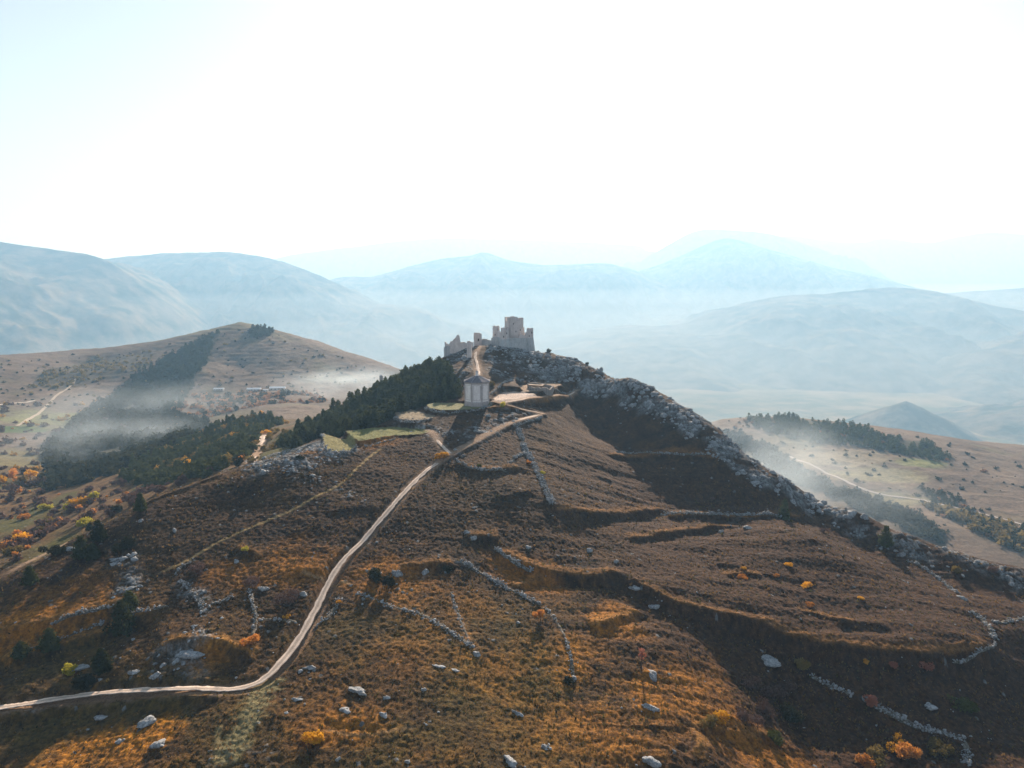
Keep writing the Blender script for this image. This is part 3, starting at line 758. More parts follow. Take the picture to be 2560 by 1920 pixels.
def ring(cx, cy, r, z, n=28, rot=0.0, zf=None):
    return [(cx + r * math.cos(rot + 2 * math.pi * i / n), cy + r * math.sin(rot + 2 * math.pi * i / n), z if zf is None else zf(i)) for i in range(n)]
def tower_mb(cx, cy, rb, rt, z0, zs, z1, rnd, broken=0.8, n=26):
    """round tower: battered scarp below, upright drum with a broken rim, hollow at the top"""
    top = [z1 - abs(math.sin(i * 0.7 + rnd.random())) * broken * rnd.random() - (broken * 1.2 if rnd.random() < 0.12 else 0) for i in range(n)]
    a = MB(); a.rings([ring(cx, cy, rb, z0, n), ring(cx, cy, rb * 0.55 + rt * 0.45, z0 + (zs - z0) * 0.5, n), ring(cx, cy, rt + 0.12, zs, n)], True, True)
    b = MB(); b.rings([ring(cx, cy, rt, zs + 0.003, n), ring(cx, cy, rt * 0.99, (zs + z1) / 2, n), ring(cx, cy, rt * 0.98, 0, n, 0, lambda i: top[i]), ring(cx, cy, rt * 0.72, 0, n, 0, lambda i: top[i] - 0.1), ring(cx, cy, rt * 0.72, z1 - 2.5, n)], True, True)
    return a, b

# ------------------------------------------------------------------ the ruined castle on the summit
rnd = random.Random(3)
cxw, cyw, _ = W(1109, 748, 482)
cz0 = -46.8
castle = empty('castle', (cxw, cyw, cz0), 'large ruined stone castle with broken round corner towers on the summit', 'castle')
al = R(19); S = 17.6
def CL(a, b): return (a * math.cos(al) - b * math.sin(al), a * math.sin(al) + b * math.cos(al))
ox, oy = -5.8, -9.2
corner = {'front': (ox, oy)}
c2 = CL(S, 0); corner['right'] = (ox + c2[0] + 0.3, oy + c2[1])
c3 = CL(0, S); corner['left'] = (ox + c3[0] - 0.4, oy + c3[1])
corner['back'] = (corner['right'][0] + c3[0], corner['right'][1] + c3[1])
spec = {'front': (5.0, 2.6, -4, 6.4, 14.2, 'tower.front'), 'right': (4.4, 2.3, -9, 7.0, 13.6, ''), 'left': (3.6, 2.4, -6, 6.8, 14.4, ''), 'back': (4.0, 2.4, -8, 6.8, 11.5, '')}
for k, (x, y) in corner.items():
    rb, rt, z0, zs, z1, _ = spec[k]
    a, b = tower_mb(x, y, rb, rt, z0, zs, z1, rnd, 1.1 if k != 'left' else 1.8)
    t_ = b.build('tower', m_castle, castle, {'front': 'round tower nearest the viewer with a slit window', 'right': 'right-hand round tower with a widely flared foot', 'left': 'left round tower with a deeply broken top', 'back': 'lower round tower behind the keep'}[k])
    a.build('scarp', m_castle2, t_)
    for q in range(2):
        s_ = MB()
        an = -math.pi / 2 + (q - 0.3) * 0.8
        s_.box((x + (rt + 0.01) * math.cos(an), y + (rt + 0.01) * math.sin(an), 8.2 + q * 2.2), (0.45, 0.3, 1.2), an + math.pi / 2)
        s_.build('arrow_slit', m_dark, t_)
for a_, b_, pf in (('left', 'front', [(0, 12.6), (.25, 11.4), (.5, 10.6), (.8, 9.6), (1, 10.0)]), ('front', 'right', [(0, 8.6), (.12, 7.6), (.4, 7.0), (.58, 7.2), (.62, 10.4), (.68, 9.2), (.78, 8.6), (.84, 11.0), (.95, 11.3), (1, 11.6)]),
                   ('right', 'back', [(0, 11), (.5, 9), (1, 9.5)]), ('back', 'left', [(0, 9), (.5, 10.5), (1, 10)])):
    p0, p1 = corner[a_], corner[b_]
    mb = MB(); slab(mb, p0, p1, 1.3, 6.0, pf, rnd, rag=0.5)
    cw_ = mb.build('curtain_wall', m_castle, castle)
    # battered foot of the wall
    L = math.hypot(p1[0] - p0[0], p1[1] - p0[1]); ux, uy = (p1[0] - p0[0]) / L, (p1[1] - p0[1]) / L
    nx, ny = uy, -ux
    V = []
    for q in (0, 1):
        px, py = (p0, p1)[q]
        V += [(px + nx * 2.3, py + ny * 2.3, -7), (px + nx * 0.75, py + ny * 0.75, 6.9), (px - nx * 0.9, py - ny * 0.9, 6.9), (px - nx * 0.9, py - ny * 0.9, -7)]
    mb = MB(); mb.add(V, [(0, 4, 5, 1), (1, 5, 6, 2), (2, 6, 7, 3), (0, 1, 2, 3), (7, 6, 5, 4)]); mb.build('scarp', m_castle2, cw_)
mb = MB()
kx, ky = 0.4, 2.2
hw = 4.4
kc = [CL(-hw, -hw), CL(hw, -hw), CL(hw, hw), CL(-hw, hw)]
kc = [(kx + p[0], ky + p[1]) for p in kc]
slab(mb, kc[0], kc[1], 1.7, 0, [(0, 20.3), (.04, 21.2), (.3, 21.2), (.55, 20.6), (.66, 20.3), (.68, 19.0), (.72, 19.0), (.74, 20.2), (1, 20.4)], rnd, 40, 0.18)
slab(mb, kc[1], kc[2], 1.7, 0, [(0, 20.2), (.3, 19.8), (.5, 15.0), (1, 14.5)], rnd, 20, 0.3)
slab(mb, kc[2], kc[3], 1.7, 0, [(0, 14.5), (.5, 17), (1, 20.0)], rnd, 20, 0.3)
slab(mb, kc[3], kc[0], 1.7, 0, [(0, 20.0), (.25, 20.6), (.3, 17.6), (.55, 17.2), (.62, 20.9), (1, 20.6)], rnd, 20, 0.2)
mb.box((kx - 5.3, ky - 1.2, 7.0), (1.4, 3.5, 14.0), al)
mb.box((kx + 5.9, ky + 1.0, 6.7), (1.6, 2.6, 13.4), al)
kp = mb.build('keep', m_castle, castle, 'tall square keep with a notch in its broken top')
for t, z in ((0.25, 16.2), (0.8, 12.0), (0.45, 11.0)):
    mb = MB()
    x = kc[0][0] + (kc[1][0] - kc[0][0]) * t; y = kc[0][1] + (kc[1][1] - kc[0][1]) * t
    mb.box((x + 0.86 * math.sin(al), y - 0.86 * math.cos(al), z), (0.5, 0.06, 1.0), al)
    mb.build('window', m_dark, kp)

# ruins west of the castle
def ruin(name, u, v, y, label, cat, parts, rz=0.0):
    x, yy, z = W(u, v, y); e = empty(name, (x, yy, z), label, cat, None, rz)
    for pn, mat, segs in parts:
        mb = MB()
        for s_ in segs: slab(mb, s_[0], s_[1], s_[2], -5, s_[3], rnd, rag=s_[4] if len(s_) > 4 else 0.25)
        mb.build(pn, mat, e)
    return e
ruin('ruined_house', 984, 757, 468, 'ruined stone house with a pointed gable left of the castle', 'ruin', [
  ('gable_wall', m_castle, [((-0.6, -3.2), (5.2, -2.2), 1.0, [(0, 8.0), (.1, 8.3), (.32, 10.4), (.45, 11.0), (.62, 9.6), (.7, 7.6), (.72, 4.6), (1, 3.2)], 0.15)]),
  ('wall', m_castle, [((-6.3, -3.6), (-0.6, -3.2), 1.0, [(0, 4.6), (.3, 5.4), (.42, 4.0), (.6, 6.9), (.8, 6.2), (1, 8.2)]), ((-6.3, -3.6), (-6.6, 4.0), 1.0, [(0, 6.2), (1, 4)]), ((5.2, -2.2), (5.5, 4), 1.0, [(0, 3.3), (1, 3.8)])])])
ruin('round_bastion', 967, 760, 466, 'low rounded stone stub at the left end of the ruins', 'ruin', [
  ('wall', m_castle2, [((-1.9, -1.6), (-.4, -2.2), .8, [(0, 3.0), (1, 4.2)]), ((-.4, -2.2), (1.6, -2.0), .8, [(0, 4.2), (1, 4.0)]), ((-1.9, -1.6), (-2.2, 1.5), .8, [(0, 3.0), (1, 2.5)])])])
ruin('boundary_wall', 1003, 750, 466, 'broken stone wall running from the gabled ruin towards the castle path', 'wall', [
  ('wall', m_castle, [((-3, 0), (2, 1), .9, [(0, 3.2), (.5, 3.8), (1, 2.6)]), ((2, 1), (6, .5), .9, [(0, 2.6), (1, 3.4)])])])
ruin('gate_pillar', 1013.5, 765, 446, 'tall narrow stone wall stub beside the path to the castle', 'ruin', [
  ('wall', m_castle, [((-1.3, -.6), (1.0, -.8), 1.1, [(0, 8.2), (.8, 8.5), (1, 8.0)], 0.1), ((1.0, -.8), (1.2, 2.4), 1.0, [(0, 8.0), (.5, 6), (1, 4.5)])])])
e = ruin('square_tower', 1032.5, 740, 486, 'small square ruined tower standing alone left of the castle', 'tower', [
  ('wall', m_castle, [((-2.2, -2), (2.1, -1.7), .9, [(0, 7.0), (.7, 6.9), (1, 6.3)], 0.12), ((2.1, -1.7), (1.7, 2.2), .9, [(0, 6.3), (1, 5)]), ((-2.2, -2), (-2.4, 2.0), .9, [(0, 7.0), (1, 6)]), ((-2.4, 2.0), (1.7, 2.2), .9, [(0, 6), (1, 5)])])], R(4))
mb = MB(); mb.box((0.2, -2.36, 2.0), (0.9, 0.06, 1.8), R(4)); mb.build('doorway', m_dark, e)
ruin('low_wall', 1048, 740, 486, 'low broken wall between the square tower and the castle', 'wall', [
  ('wall', m_castle2, [((-3.5, 0), (0.5, 0.2), 1.2, [(0, 1.9), (.5, 2.8), (1, 2.6)]), ((0.5, .2), (4.4, -.6), 1.2, [(0, 2.6), (.5, 2.0), (1, 1.6)]), ((4.4, -.6), (9.0, -2.5), 1.2, [(0, 3.2), (.4, 4.2), (1, 3.4)])])])
x, y, z = W(824.5, 838, 486); e = empty('watch_hut', (x, y, z - 2), 'tiny square stone hut on the skyline above the pine wood', 'hut')
mb = MB(); mb.rings([[(-1.2, -1.2, 0), (1.2, -1.2, 0), (1.2, 1.2, 0), (-1.2, 1.2, 0)], [(-1.1, -1.1, 10.6), (1.1, -1.1, 10.6), (1.1, 1.1, 10.6), (-1.1, 1.1, 10.6)]]); mb.build('wall', m_castle2, e)
mb = MB(); mb.rings([[(-1.4, -1.4, 10.6), (1.4, -1.4, 10.6), (1.4, 1.4, 10.6), (-1.4, 1.4, 10.6)], [(-.2, -.2, 11.4), (.2, -.2, 11.4), (.2, .2, 11.4), (-.2, .2, 11.4)]]); mb.build('roof', m_castle2, e)

# ------------------------------------------------------------------ the octagonal church
chx, chy, chz = W(1030.5, 870, 363)
chz = min(chz, gz(chx, chy)) 
church = empty('church', (chx, chy, chz), 'white octagonal stone church with slate roof and lantern on a grassy terrace', 'church')
Rr = 6.65; ROT = R(-90 + 22.5 + 2)
def octo(r, z): return ring(0, 0, r, z, 8, ROT)
H0, H1 = 2.3, 11.9
mb = MB(); mb.rings([octo(Rr + 0.28, -3.0), octo(Rr + 0.28, H0 - 0.25), octo(Rr + 0.05, H0)]); mb.build('plinth', m_trim, church)
mb = MB(); mb.rings([octo(Rr, H0 + .003), octo(Rr, H1)]); wl = mb.build('wall', m_church, church)
for i in range(8):
    a0 = ROT + 2 * math.pi * i / 8; a1 = ROT + 2 * math.pi * (i + 1) / 8; am = (a0 + a1) / 2
    ap = Rr * math.cos(math.pi / 8); w_ = 2 * Rr * math.sin(math.pi / 8)
    tx, ty = -math.sin(am), math.cos(am)
    mb = MB()                                           # corner pilaster
    for s_, aa in ((1, am), ):
        pass
    cxp, cyp = (Rr + 0.02) * math.cos(a0), (Rr + 0.02) * math.sin(a0)
    mb.box((cxp, cyp, (H0 + H1) / 2), (0.22, 0.62, H1 - H0 - .01), a0); mb.build('pilaster', m_trim, church)
    mb = MB()                                           # moulded frame of a tall blind panel
    pw, z0p, z1p = w_ - 1.5, H0 + 1.0, H1 - 1.1
    for f, ww, zz, hh in ((-pw / 2, .14, (z0p + z1p) / 2, z1p - z0p), (pw / 2, .14, (z0p + z1p) / 2, z1p - z0p)):
        mb.box((ap * math.cos(am) + 0.05 * math.cos(am) + tx * f, ap * math.sin(am) + 0.05 * math.sin(am) + ty * f, zz), (0.14, ww, hh), am)
    for zz in (z0p, z1p):
        mb.box((ap * math.cos(am) + 0.06 * math.cos(am), ap * math.sin(am) + 0.06 * math.sin(am), zz), (0.16, pw + .3, .16), am)
    mb.build('panel_moulding', m_trim, church)
mb = MB()
for t, z0p, z1p, ww in ((0.0, 4.4, 10.4, 0.34),):
    am = R(-88) ; ap = Rr * math.cos(math.pi / 8)
    mb.box(((ap + .03) * math.cos(am) + 1.95 * math.sin(am) * -1, (ap + .03) * math.sin(am), 7.4), (0.12, .32, 6.4), am)
mb.build('downpipe', m_trim, church)
mb = MB(); mb.rings([octo(Rr + .1, H1 - .55), octo(Rr + .22, H1 - .35), octo(Rr + .3, H1 - .02), octo(Rr + .62, H1 + .22), octo(Rr + .62, H1 + .42), octo(Rr + .2, H1 + .5)]); mb.build('cornice', m_trim, church)
mb = MB(); mb.rings([octo(Rr + .72, H1 + .425), octo(Rr + .66, H1 + .62), octo(0.85, H1 + 3.25)]); rf = mb.build('roof', m_slate, church)
mb = MB()
for i in range(8):
    a0 = ROT + 2 * math.pi * i / 8; r0, r1, z0_, z1_ = Rr + .66, .85, H1 + .66, H1 + 3.30
    dx, dy = math.cos(a0), math.sin(a0); tx, ty = -dy * .09, dx * .09
    mb.add([(dx * r0 + tx, dy * r0 + ty, z0_), (dx * r0 - tx, dy * r0 - ty, z0_), (dx * r1 - tx, dy * r1 - ty, z1_), (dx * r1 + tx, dy * r1 + ty, z1_), (dx * r0, dy * r0, z0_ + .12), (dx * r1, dy * r1, z1_ + .12)],
           [(0, 1, 4), (1, 2, 5, 4), (3, 0, 4, 5), (0, 3, 2, 1), (2, 3, 5)])
mb.build('roof_ridges', m_trim, rf)
def oc(r, z): return ring(0, 0, r, z, 8, ROT)
mb = MB(); mb.rings([oc(.95, H1 + 3.0), oc(.95, H1 + 3.35), oc(.72, H1 + 3.4), oc(.70, H1 + 4.9), oc(.92, H1 + 5.0), oc(.92, H1 + 5.15)]); ln = mb.build('lantern', m_church, church)
mb = MB(); mb.rings([oc(.95, H1 + 5.153), oc(.5, H1 + 5.7), oc(.08, H1 + 6.0), oc(.05, H1 + 6.5)]); mb.build('cap', m_trim, ln)

# roofless building dug into the bank beside the church
x, y, z = hit(1165, 842); e = empty('roofless_building', (x, y, z), 'low roofless stone building half buried in the bank right of the church', 'ruin', None, R(-12))
for pn, p0, p1, pf in (('front_wall', (-4.2, -3), (6.4, -3.4), [(0, 2.2), (.2, 1.6), (.45, 2.3), (.5, 1.0), (.6, 1.9), (.85, 2.0), (1, 0.6)]), ('back_wall', (-7.5, 6), (7, 5.5), [(0, 2.9), (.3, 3.2), (.7, 2.5), (1, 1.6)]), ('side_wall', (-4.2, -3), (-7.5, 6), [(0, 2.2), (.5, 1.2), (1, 2.9)]), ('side_wall', (6.4, -3.4), (7, 5.5), [(0, .6), (.4, 1.3), (1, 1.6)])):
    mb = MB(); slab(mb, p0, p1, 0.9, -3, pf, rnd, rag=.15); mb.build(pn, m_ruin, e)
mb = MB(); mb.add([(-6.6, 2.4, 2.3), (1.5, 1.9, 2.2), (2.4, 5.3, 2.4), (-7.2, 5.6, 2.7), (-6.6, 2.4, 1.0), (1.5, 1.9, 1.0), (2.4, 5.3, 1.0), (-7.2, 5.6, 1.0)], [(0, 1, 2, 3), (7, 6, 5, 4), (0, 4, 5, 1), (1, 5, 6, 2), (2, 6, 7, 3), (3, 7, 4, 0)])
mb.build('turf_roof', flat_mat('dry_turf', (0.26, 0.18, 0.11)), e)

# ------------------------------------------------------------------ farm sheds in the valley
def shed(u, v, L, wd, hgt, rz, label):
    x, y, z = hit(u, v, rmin=760); e = empty('farm_shed', (x, y, z - .3), label, 'shed', 'farm sheds at the foot of the left hill', rz)
    mb = MB(); mb.box((0, 0, hgt / 2), (L, wd, hgt)); wl_ = mb.build('wall', m_shedwall, e)
    mb = MB(); a, b, c = L / 2 + .5, wd / 2 + .6, hgt
    mb.add([(-a, -b, c), (a, -b, c), (a, 0, c + wd * .2), (-a, 0, c + wd * .2), (a, b, c), (-a, b, c), (-a, -b, c - .3), (a, -b, c - .3), (a, b, c - .3), (-a, b, c - .3)],
           [(0, 1, 2, 3), (3, 2, 4, 5), (0, 6, 7, 1), (5, 4, 8, 9), (6, 9, 8, 7), (1, 7, 8, 4, 2), (0, 3, 5, 9, 6)])
    mb.build('roof', m_white, e)
    for k in range(4):
        mb = MB(); mb.box((-L / 2 + L * (k + .6) / 4.2, -wd / 2 - .02, hgt * .55), (L * .1, .06, hgt * .35)); mb.build('window', m_dark, e)
shed(473, 843, 15, 7, 3, R(3), 'small white-roofed farm shed, the leftmost of those in the valley')
shed(549, 844, 21, 9, 3.5, R(4), 'white-roofed farm shed in the middle of the row in the valley')
shed(574, 845, 7, 5, 2.5, R(4), 'tiny white-roofed outbuilding between the two long sheds')
shed(600, 842, 25, 10, 4, R(5), 'longest white-roofed farm shed at the right end of the row in the valley')
# ------------------------------------------------------------------ rocks
def ico(sub):
    import bmesh
    bm = bmesh.new(); bmesh.ops.create_icosphere(bm, subdivisions=sub, radius=1.0)
    V = np.array([v.co[:] for v in bm.verts]); F = np.array([[v.index for v in f.verts] for f in bm.faces]); bm.free(); return V, F
ICO1, ICO2, ICO3 = ico(1), ico(2), ico(3)
def rock_shape(base, seed, flat=0.6, rough=0.3):
    r = np.random.RandomState(seed); V = base[0].copy()
    for k in range(11):                                           # planar facets
        n = r.normal(size=3); n /= np.linalg.norm(n); d = 0.42 + 0.36 * r.rand()
        p = V @ n; V -= np.clip(p - d, 0, None)[:, None] * n[None, :] * 0.9
    for k in range(3):
        f = 1.5 * 2 ** k; ph = r.rand(3) * 6
        V += base[0] * (np.sin(V[:, [1, 2, 0]] * f * 2 + ph).prod(1) * rough / (1.6 ** k))[:, None]
    V[:, 2] *= flat
    return V
m_rock = stone_mat('limestone_boulder', (0.12, 0.135, 0.145), (0.42, 0.455, 0.475), 0.6, 0.12, False)
RV = [rock_shape(ICO1, 100 + i, 0.8, 0.25) for i in range(10)]
def place_many(shapes, F, P, S, rs, tilt=0.4):
    """merge many placed copies into one pair of arrays"""
    Vs, Fs = [], []; n0 = 0
    for i, (p, s) in enumerate(zip(P, S)):
        v = shapes[i % len(shapes)]; a = rs.rand() * 6.28; b = rs.normal() * tilt; ca, sa, cb, sb = math.cos(a), math.sin(a), math.cos(b), math.sin(b)
        v = v * s; v = np.stack([v[:, 0], v[:, 1] * cb - v[:, 2] * sb, v[:, 1] * sb + v[:, 2] * cb], -1)
        v = np.stack([v[:, 0] * ca - v[:, 1] * sa, v[:, 0] * sa + v[:, 1] * ca, v[:, 2]], -1) + p
        Vs.append(v); Fs.append(F + n0); n0 += len(v)
    return np.concatenate(Vs), np.concatenate(Fs)
def scatter_poly(poly_px, spacing, rs, g, **kw):
    p = wxy(poly_px, g, **kw); A = (p[:, 0].max() - p[:, 0].min()) * (p[:, 1].max() - p[:, 1].min())
    n = int(A / spacing ** 2); x = rs.uniform(p[:, 0].min(), p[:, 0].max(), n); y = rs.uniform(p[:, 1].min(), p[:, 1].max(), n)
    return x, y, poly_sd(x, y, p)
rs = np.random.RandomState(5)
P, S = [], []
for k, (poly, st, size) in enumerate(ROCK):
    x, y, sd = scatter_poly(poly, {0: 1.55, 1: 1.5}.get(k, 1.7 if st > .6 else 2.6), rs, gn)
    cl = perlin(x / 9, y / 9, 55) + 0.6 * perlin(x / 3.5, y / 3.5, 56)
    keep = (sd > -2.5 + 2 * rs.rand(len(x))) & (rs.rand(len(x)) < np.clip(st * (0.42 + 1.1 * cl), 0.03, 1))
    x, y = x[keep], y[keep]; z = gn.at(x, y)
    s = size * 0.30 * np.exp(rs.normal(size=len(x)) * 0.55) * (1.1 if k == 0 else 1)
    s = np.clip(s, .22, 2.6)
    P += list(np.stack([x, y, z - s * 0.15], -1)); S += list(s)
V, F = place_many(RV, ICO1[1], P, S, rs)
me = mesh_np('rocks', V, F, m_rock)
props(obj('rock_outcrop', me), kind='stuff')
NR = len(P)
# loose small stones over the turf
x = []; y = []
for _ in range(1):
    a = rs.uniform(R(-37), R(37), 5200); r = rs.uniform(140, 400, 5200) ; x = r * np.sin(a); y = r * np.cos(a)
pt = fbm(x, y, 24, 3, 0.6, 71) + 0.5 * fbm(x, y, 6, 2, 0.6, 72)
keep = rs.rand(len(x)) < np.clip(0.12 + pt * 1.1, 0.0, 0.8)
x, y = x[keep], y[keep]; s = np.clip(0.22 * np.exp(rs.normal(size=len(x)) * 0.55), .1, 1.0); z = gn.at(x, y)
V, F = place_many(RV, ICO1[1], list(np.stack([x, y, z], -1)), list(s), rs)
props(obj('loose_stones', mesh_np('loose_stones', V, F, m_rock)), kind='stuff')

BOULDERS = [  # u, v, length, width, height (m), turn, label
 (772,1494,6.6,2.8,2.2,-22,'big block-shaped grey boulder on open turf, right of the track bend'),
 (1409,1458,6.4,2.4,1.8,-60,'long pointed grey boulder, upper of the two beside the slender tree\'s shadow'),
 (1408,1531,5.6,2.0,1.6,-25,'long grey boulder at the foot of the slender tree\'s shadow'),
 (1119,1542,4.0,1.6,1.2,-35,'wedge-shaped grey boulder in the lower middle turf'),
 (948,1439,4.4,1.8,.8,-28,'flat slanting slab above a paler flat patch, middle of the lower slope'),
 (984,1448,3.0,1.4,.4,-20,'pale sunken slab just right of the slanting slab'),
 (745,1535,3.6,2.4,1.0,-30,'sunken grey rock below and left of the big block boulder'),
 (828,1543,3.4,1.6,1.0,-38,'ragged grey rock below and right of the big block boulder'),
 (917,1237,3.6,3.0,2.6,-50,'steep-sided blue-grey rock at the left end of the shaded bank'),
 (857,1240,4.2,3.0,2.4,0,'rounded grey boulder in golden grass beside two dark shrubs'),
 (811,1243,4.0,3.4,2.8,10,'rounded boulder half hidden by the left dark shrub'),
 (1008,1150,3.2,1.6,1.4,0,'small grey rock with golden grass on top, above the hollow'),
 (1023,1163,3.0,1.8,1.6,15,'grey rock at the edge of the dark hollow'),
 (1141,1184,3.0,2.4,2.6,20,'upright pale rock above the curved terrace wall'),
 (1273,1190,3.2,2.6,2.2,-30,'pale rock standing in the shaded slope above the second terrace'),
 (1333,1214,2.2,1.6,1.3,0,'small pale rock near the right end of the second terrace'),
 (1369,1270,4.6,3.0,2.0,-30,'blue-grey rock face under the start of the long terrace'),
 (1413,1311,4.0,3.0,1.6,-10,'blue-grey rock in deep shadow below the long terrace'),
 (1178,1615,2.4,1.6,1.0,-30,'small grey rock near the bottom edge, below the wedge-shaped one'),
 (1104,1646,5.4,3.0,1.8,-40,'ridged boulder cut by the bottom edge, middle of the photo'),
 (1403,1647,5.4,3.0,2.0,-15,'cracked pale boulder at the bottom edge right of centre'),
 (730,1641,1.4,1.3,1.2,0,'small round grey boulder near the bottom edge, left of centre'),
 (882,1647,1.5,1.2,1.0,0,'small dark stone near the bottom edge below the speckled outcrop'),
 (1031,1414,2.4,1.8,1.6,-40,'dark stone at the end of the faint double line of stones'),
 (670,1443,4.8,1.6,1.2,5,'curved dark-edged rock beside the track, above the big block boulder'),
 (836,1507,2.2,1.3,1.0,0,'small dark rock just right of the big block boulder'),
 (915,1491,1.8,1.5,1.3,0,'small grey rock halfway between the slanting slab and the speckled outcrop'),
 (1118,1345,1.8,1.2,.9,0,'lone small pale rock in the middle of the turf below the long stone wall'),
 (1368,1512,1.0,.8,.6,0,'little stone above the lower long boulder'),
 (567,1272,4.0,2.4,1.8,-25,'rough grey boulder among brown bushes inside the old enclosure'),
 (511,1213,2.2,1.6,1.2,-50,'small pointed rock under the yellow bush above the enclosure'),
 (658,1285,3.4,2.6,1.6,-10,'purple-grey boulder touching the large dark bush'),
 (441,1278,1.6,1.2,1.0,0,'small rock inside the enclosure, above the short wall'),
 (452,1310,1.3,1.0,1.0,0,'small upright stone left of the short wall'),
 (435,1306,1.4,1.1,.9,0,'small stone next to the upright one, in the stone line'),
 (394,1258,1.8,1.3,1.1,-30,'pale stone below the end of the foot trail'),
 (377,1148,2.6,1.2,2.0,-60,'tilted pale stone on the open slope right of the lone pine'),
 (174,1443,6.4,3.6,1.4,32,'broad tilted blue-grey slab in the shadow at lower left'),
 (291,1452,3.8,2.6,1.4,25,'medium blue-grey slab, middle of three in the left shade'),
 (338,1459,3.6,2.2,1.6,45,'pointed blue-grey slab, rightmost of three in the left shade'),
 (219,1549,5.6,2.6,1.0,0,'dim flat rock in the dark hollow below the track'),
 (321,1560,5.6,3.4,1.8,48,'big tilted slab in the dark hollow below the track'),
 (259,1601,2.6,1.8,1.0,0,'small rock with golden grass on the edge of the dark hollow'),
 (345,1609,4.6,3.0,1.8,30,'rounded mottled rock near the bottom edge at left'),
 (640,1511,3.6,2.0,.6,-15,'flat mottled slab below the track bend'),
 (620,1540,2.0,1.2,.4,0,'little flat slab below the mottled slab'),
 (262,1207,7.0,3.4,1.4,32,'sloping blue-grey slab under the dense dark shrub on the left slope'),
 (281,1272,6.4,3.0,1.2,42,'long sloping slab running down to the upper left terrace'),
 (154,1186,4.2,2.2,1.4,5,'blue-grey slab between two dark pines on the left slope'),
 (305,1126,2.4,1.8,1.6,0,'pale turquoise-grey stone at the foot of the lone pine'),
 (412,1418,10.0,4.5,2.6,-12,'large blue-grey rock face under the golden bank'),
 (1660,1425,8.5,6.0,1.4,-50,'wide smooth slab in the shade below the long terrace'),
 (2008,1525,4.0,3.0,1.0,0,'dim round slab in the lower right shade'),
 (1948,1200,4.4,2.6,3.6,0,'big square-cut rock at the top of the right-hand wall'),
 (2081,1293,5.0,2.2,1.4,-60,'long grey slab ending the upper right-hand wall'),
 (1615,1141,4.4,2.4,1.6,0,'blue-grey rock below the sunlit strip on the right slope'),
 (1558,1148,2.6,2.0,1.4,0,'smaller grey rock left of the one below the sunlit strip'),
 (1873,1048,4.5,3.0,4.0,20,'rounded crag sticking up from the right-hand ridge, near the valley road'),
 (1298,781,3.2,2.4,4.2,0,'pointed rock standing on the ridge skyline right of the castle'),
 (1205,772,3.6,2.2,2.4,0,'pale rock on the skyline just right of the skyline bush'),
]
for k, (u, v, L, wd, h, rz, lab) in enumerate(BOULDERS):
    if k == 57: u, v = 1868, 1118
    x, y, z = hit(u, v)
    V = rock_shape(ICO3, 500 + k, 1.0, 0.22); ext = np.abs(V).max(0); V = V / ext * np.array((L / 2, wd / 2, h * 0.62))
    V += V / (np.linalg.norm(V, axis=1)[:, None] + 1e-6) * (perlin(V[:, 0] * 1.7 + k, V[:, 1] * 1.7 + V[:, 2] * 2, 3) * 0.22)[:, None]
    c_, s_ = math.cos(R(rz)), math.sin(R(rz)); V = np.stack([V[:, 0] * c_ - V[:, 1] * s_, V[:, 0] * s_ + V[:, 1] * c_, V[:, 2]], -1)
    o = obj('boulder', mesh_np('boulder', V, ICO3[1], m_rock), None, (x, y, z - h * 0.02))
    props(o, lab, 'boulder')

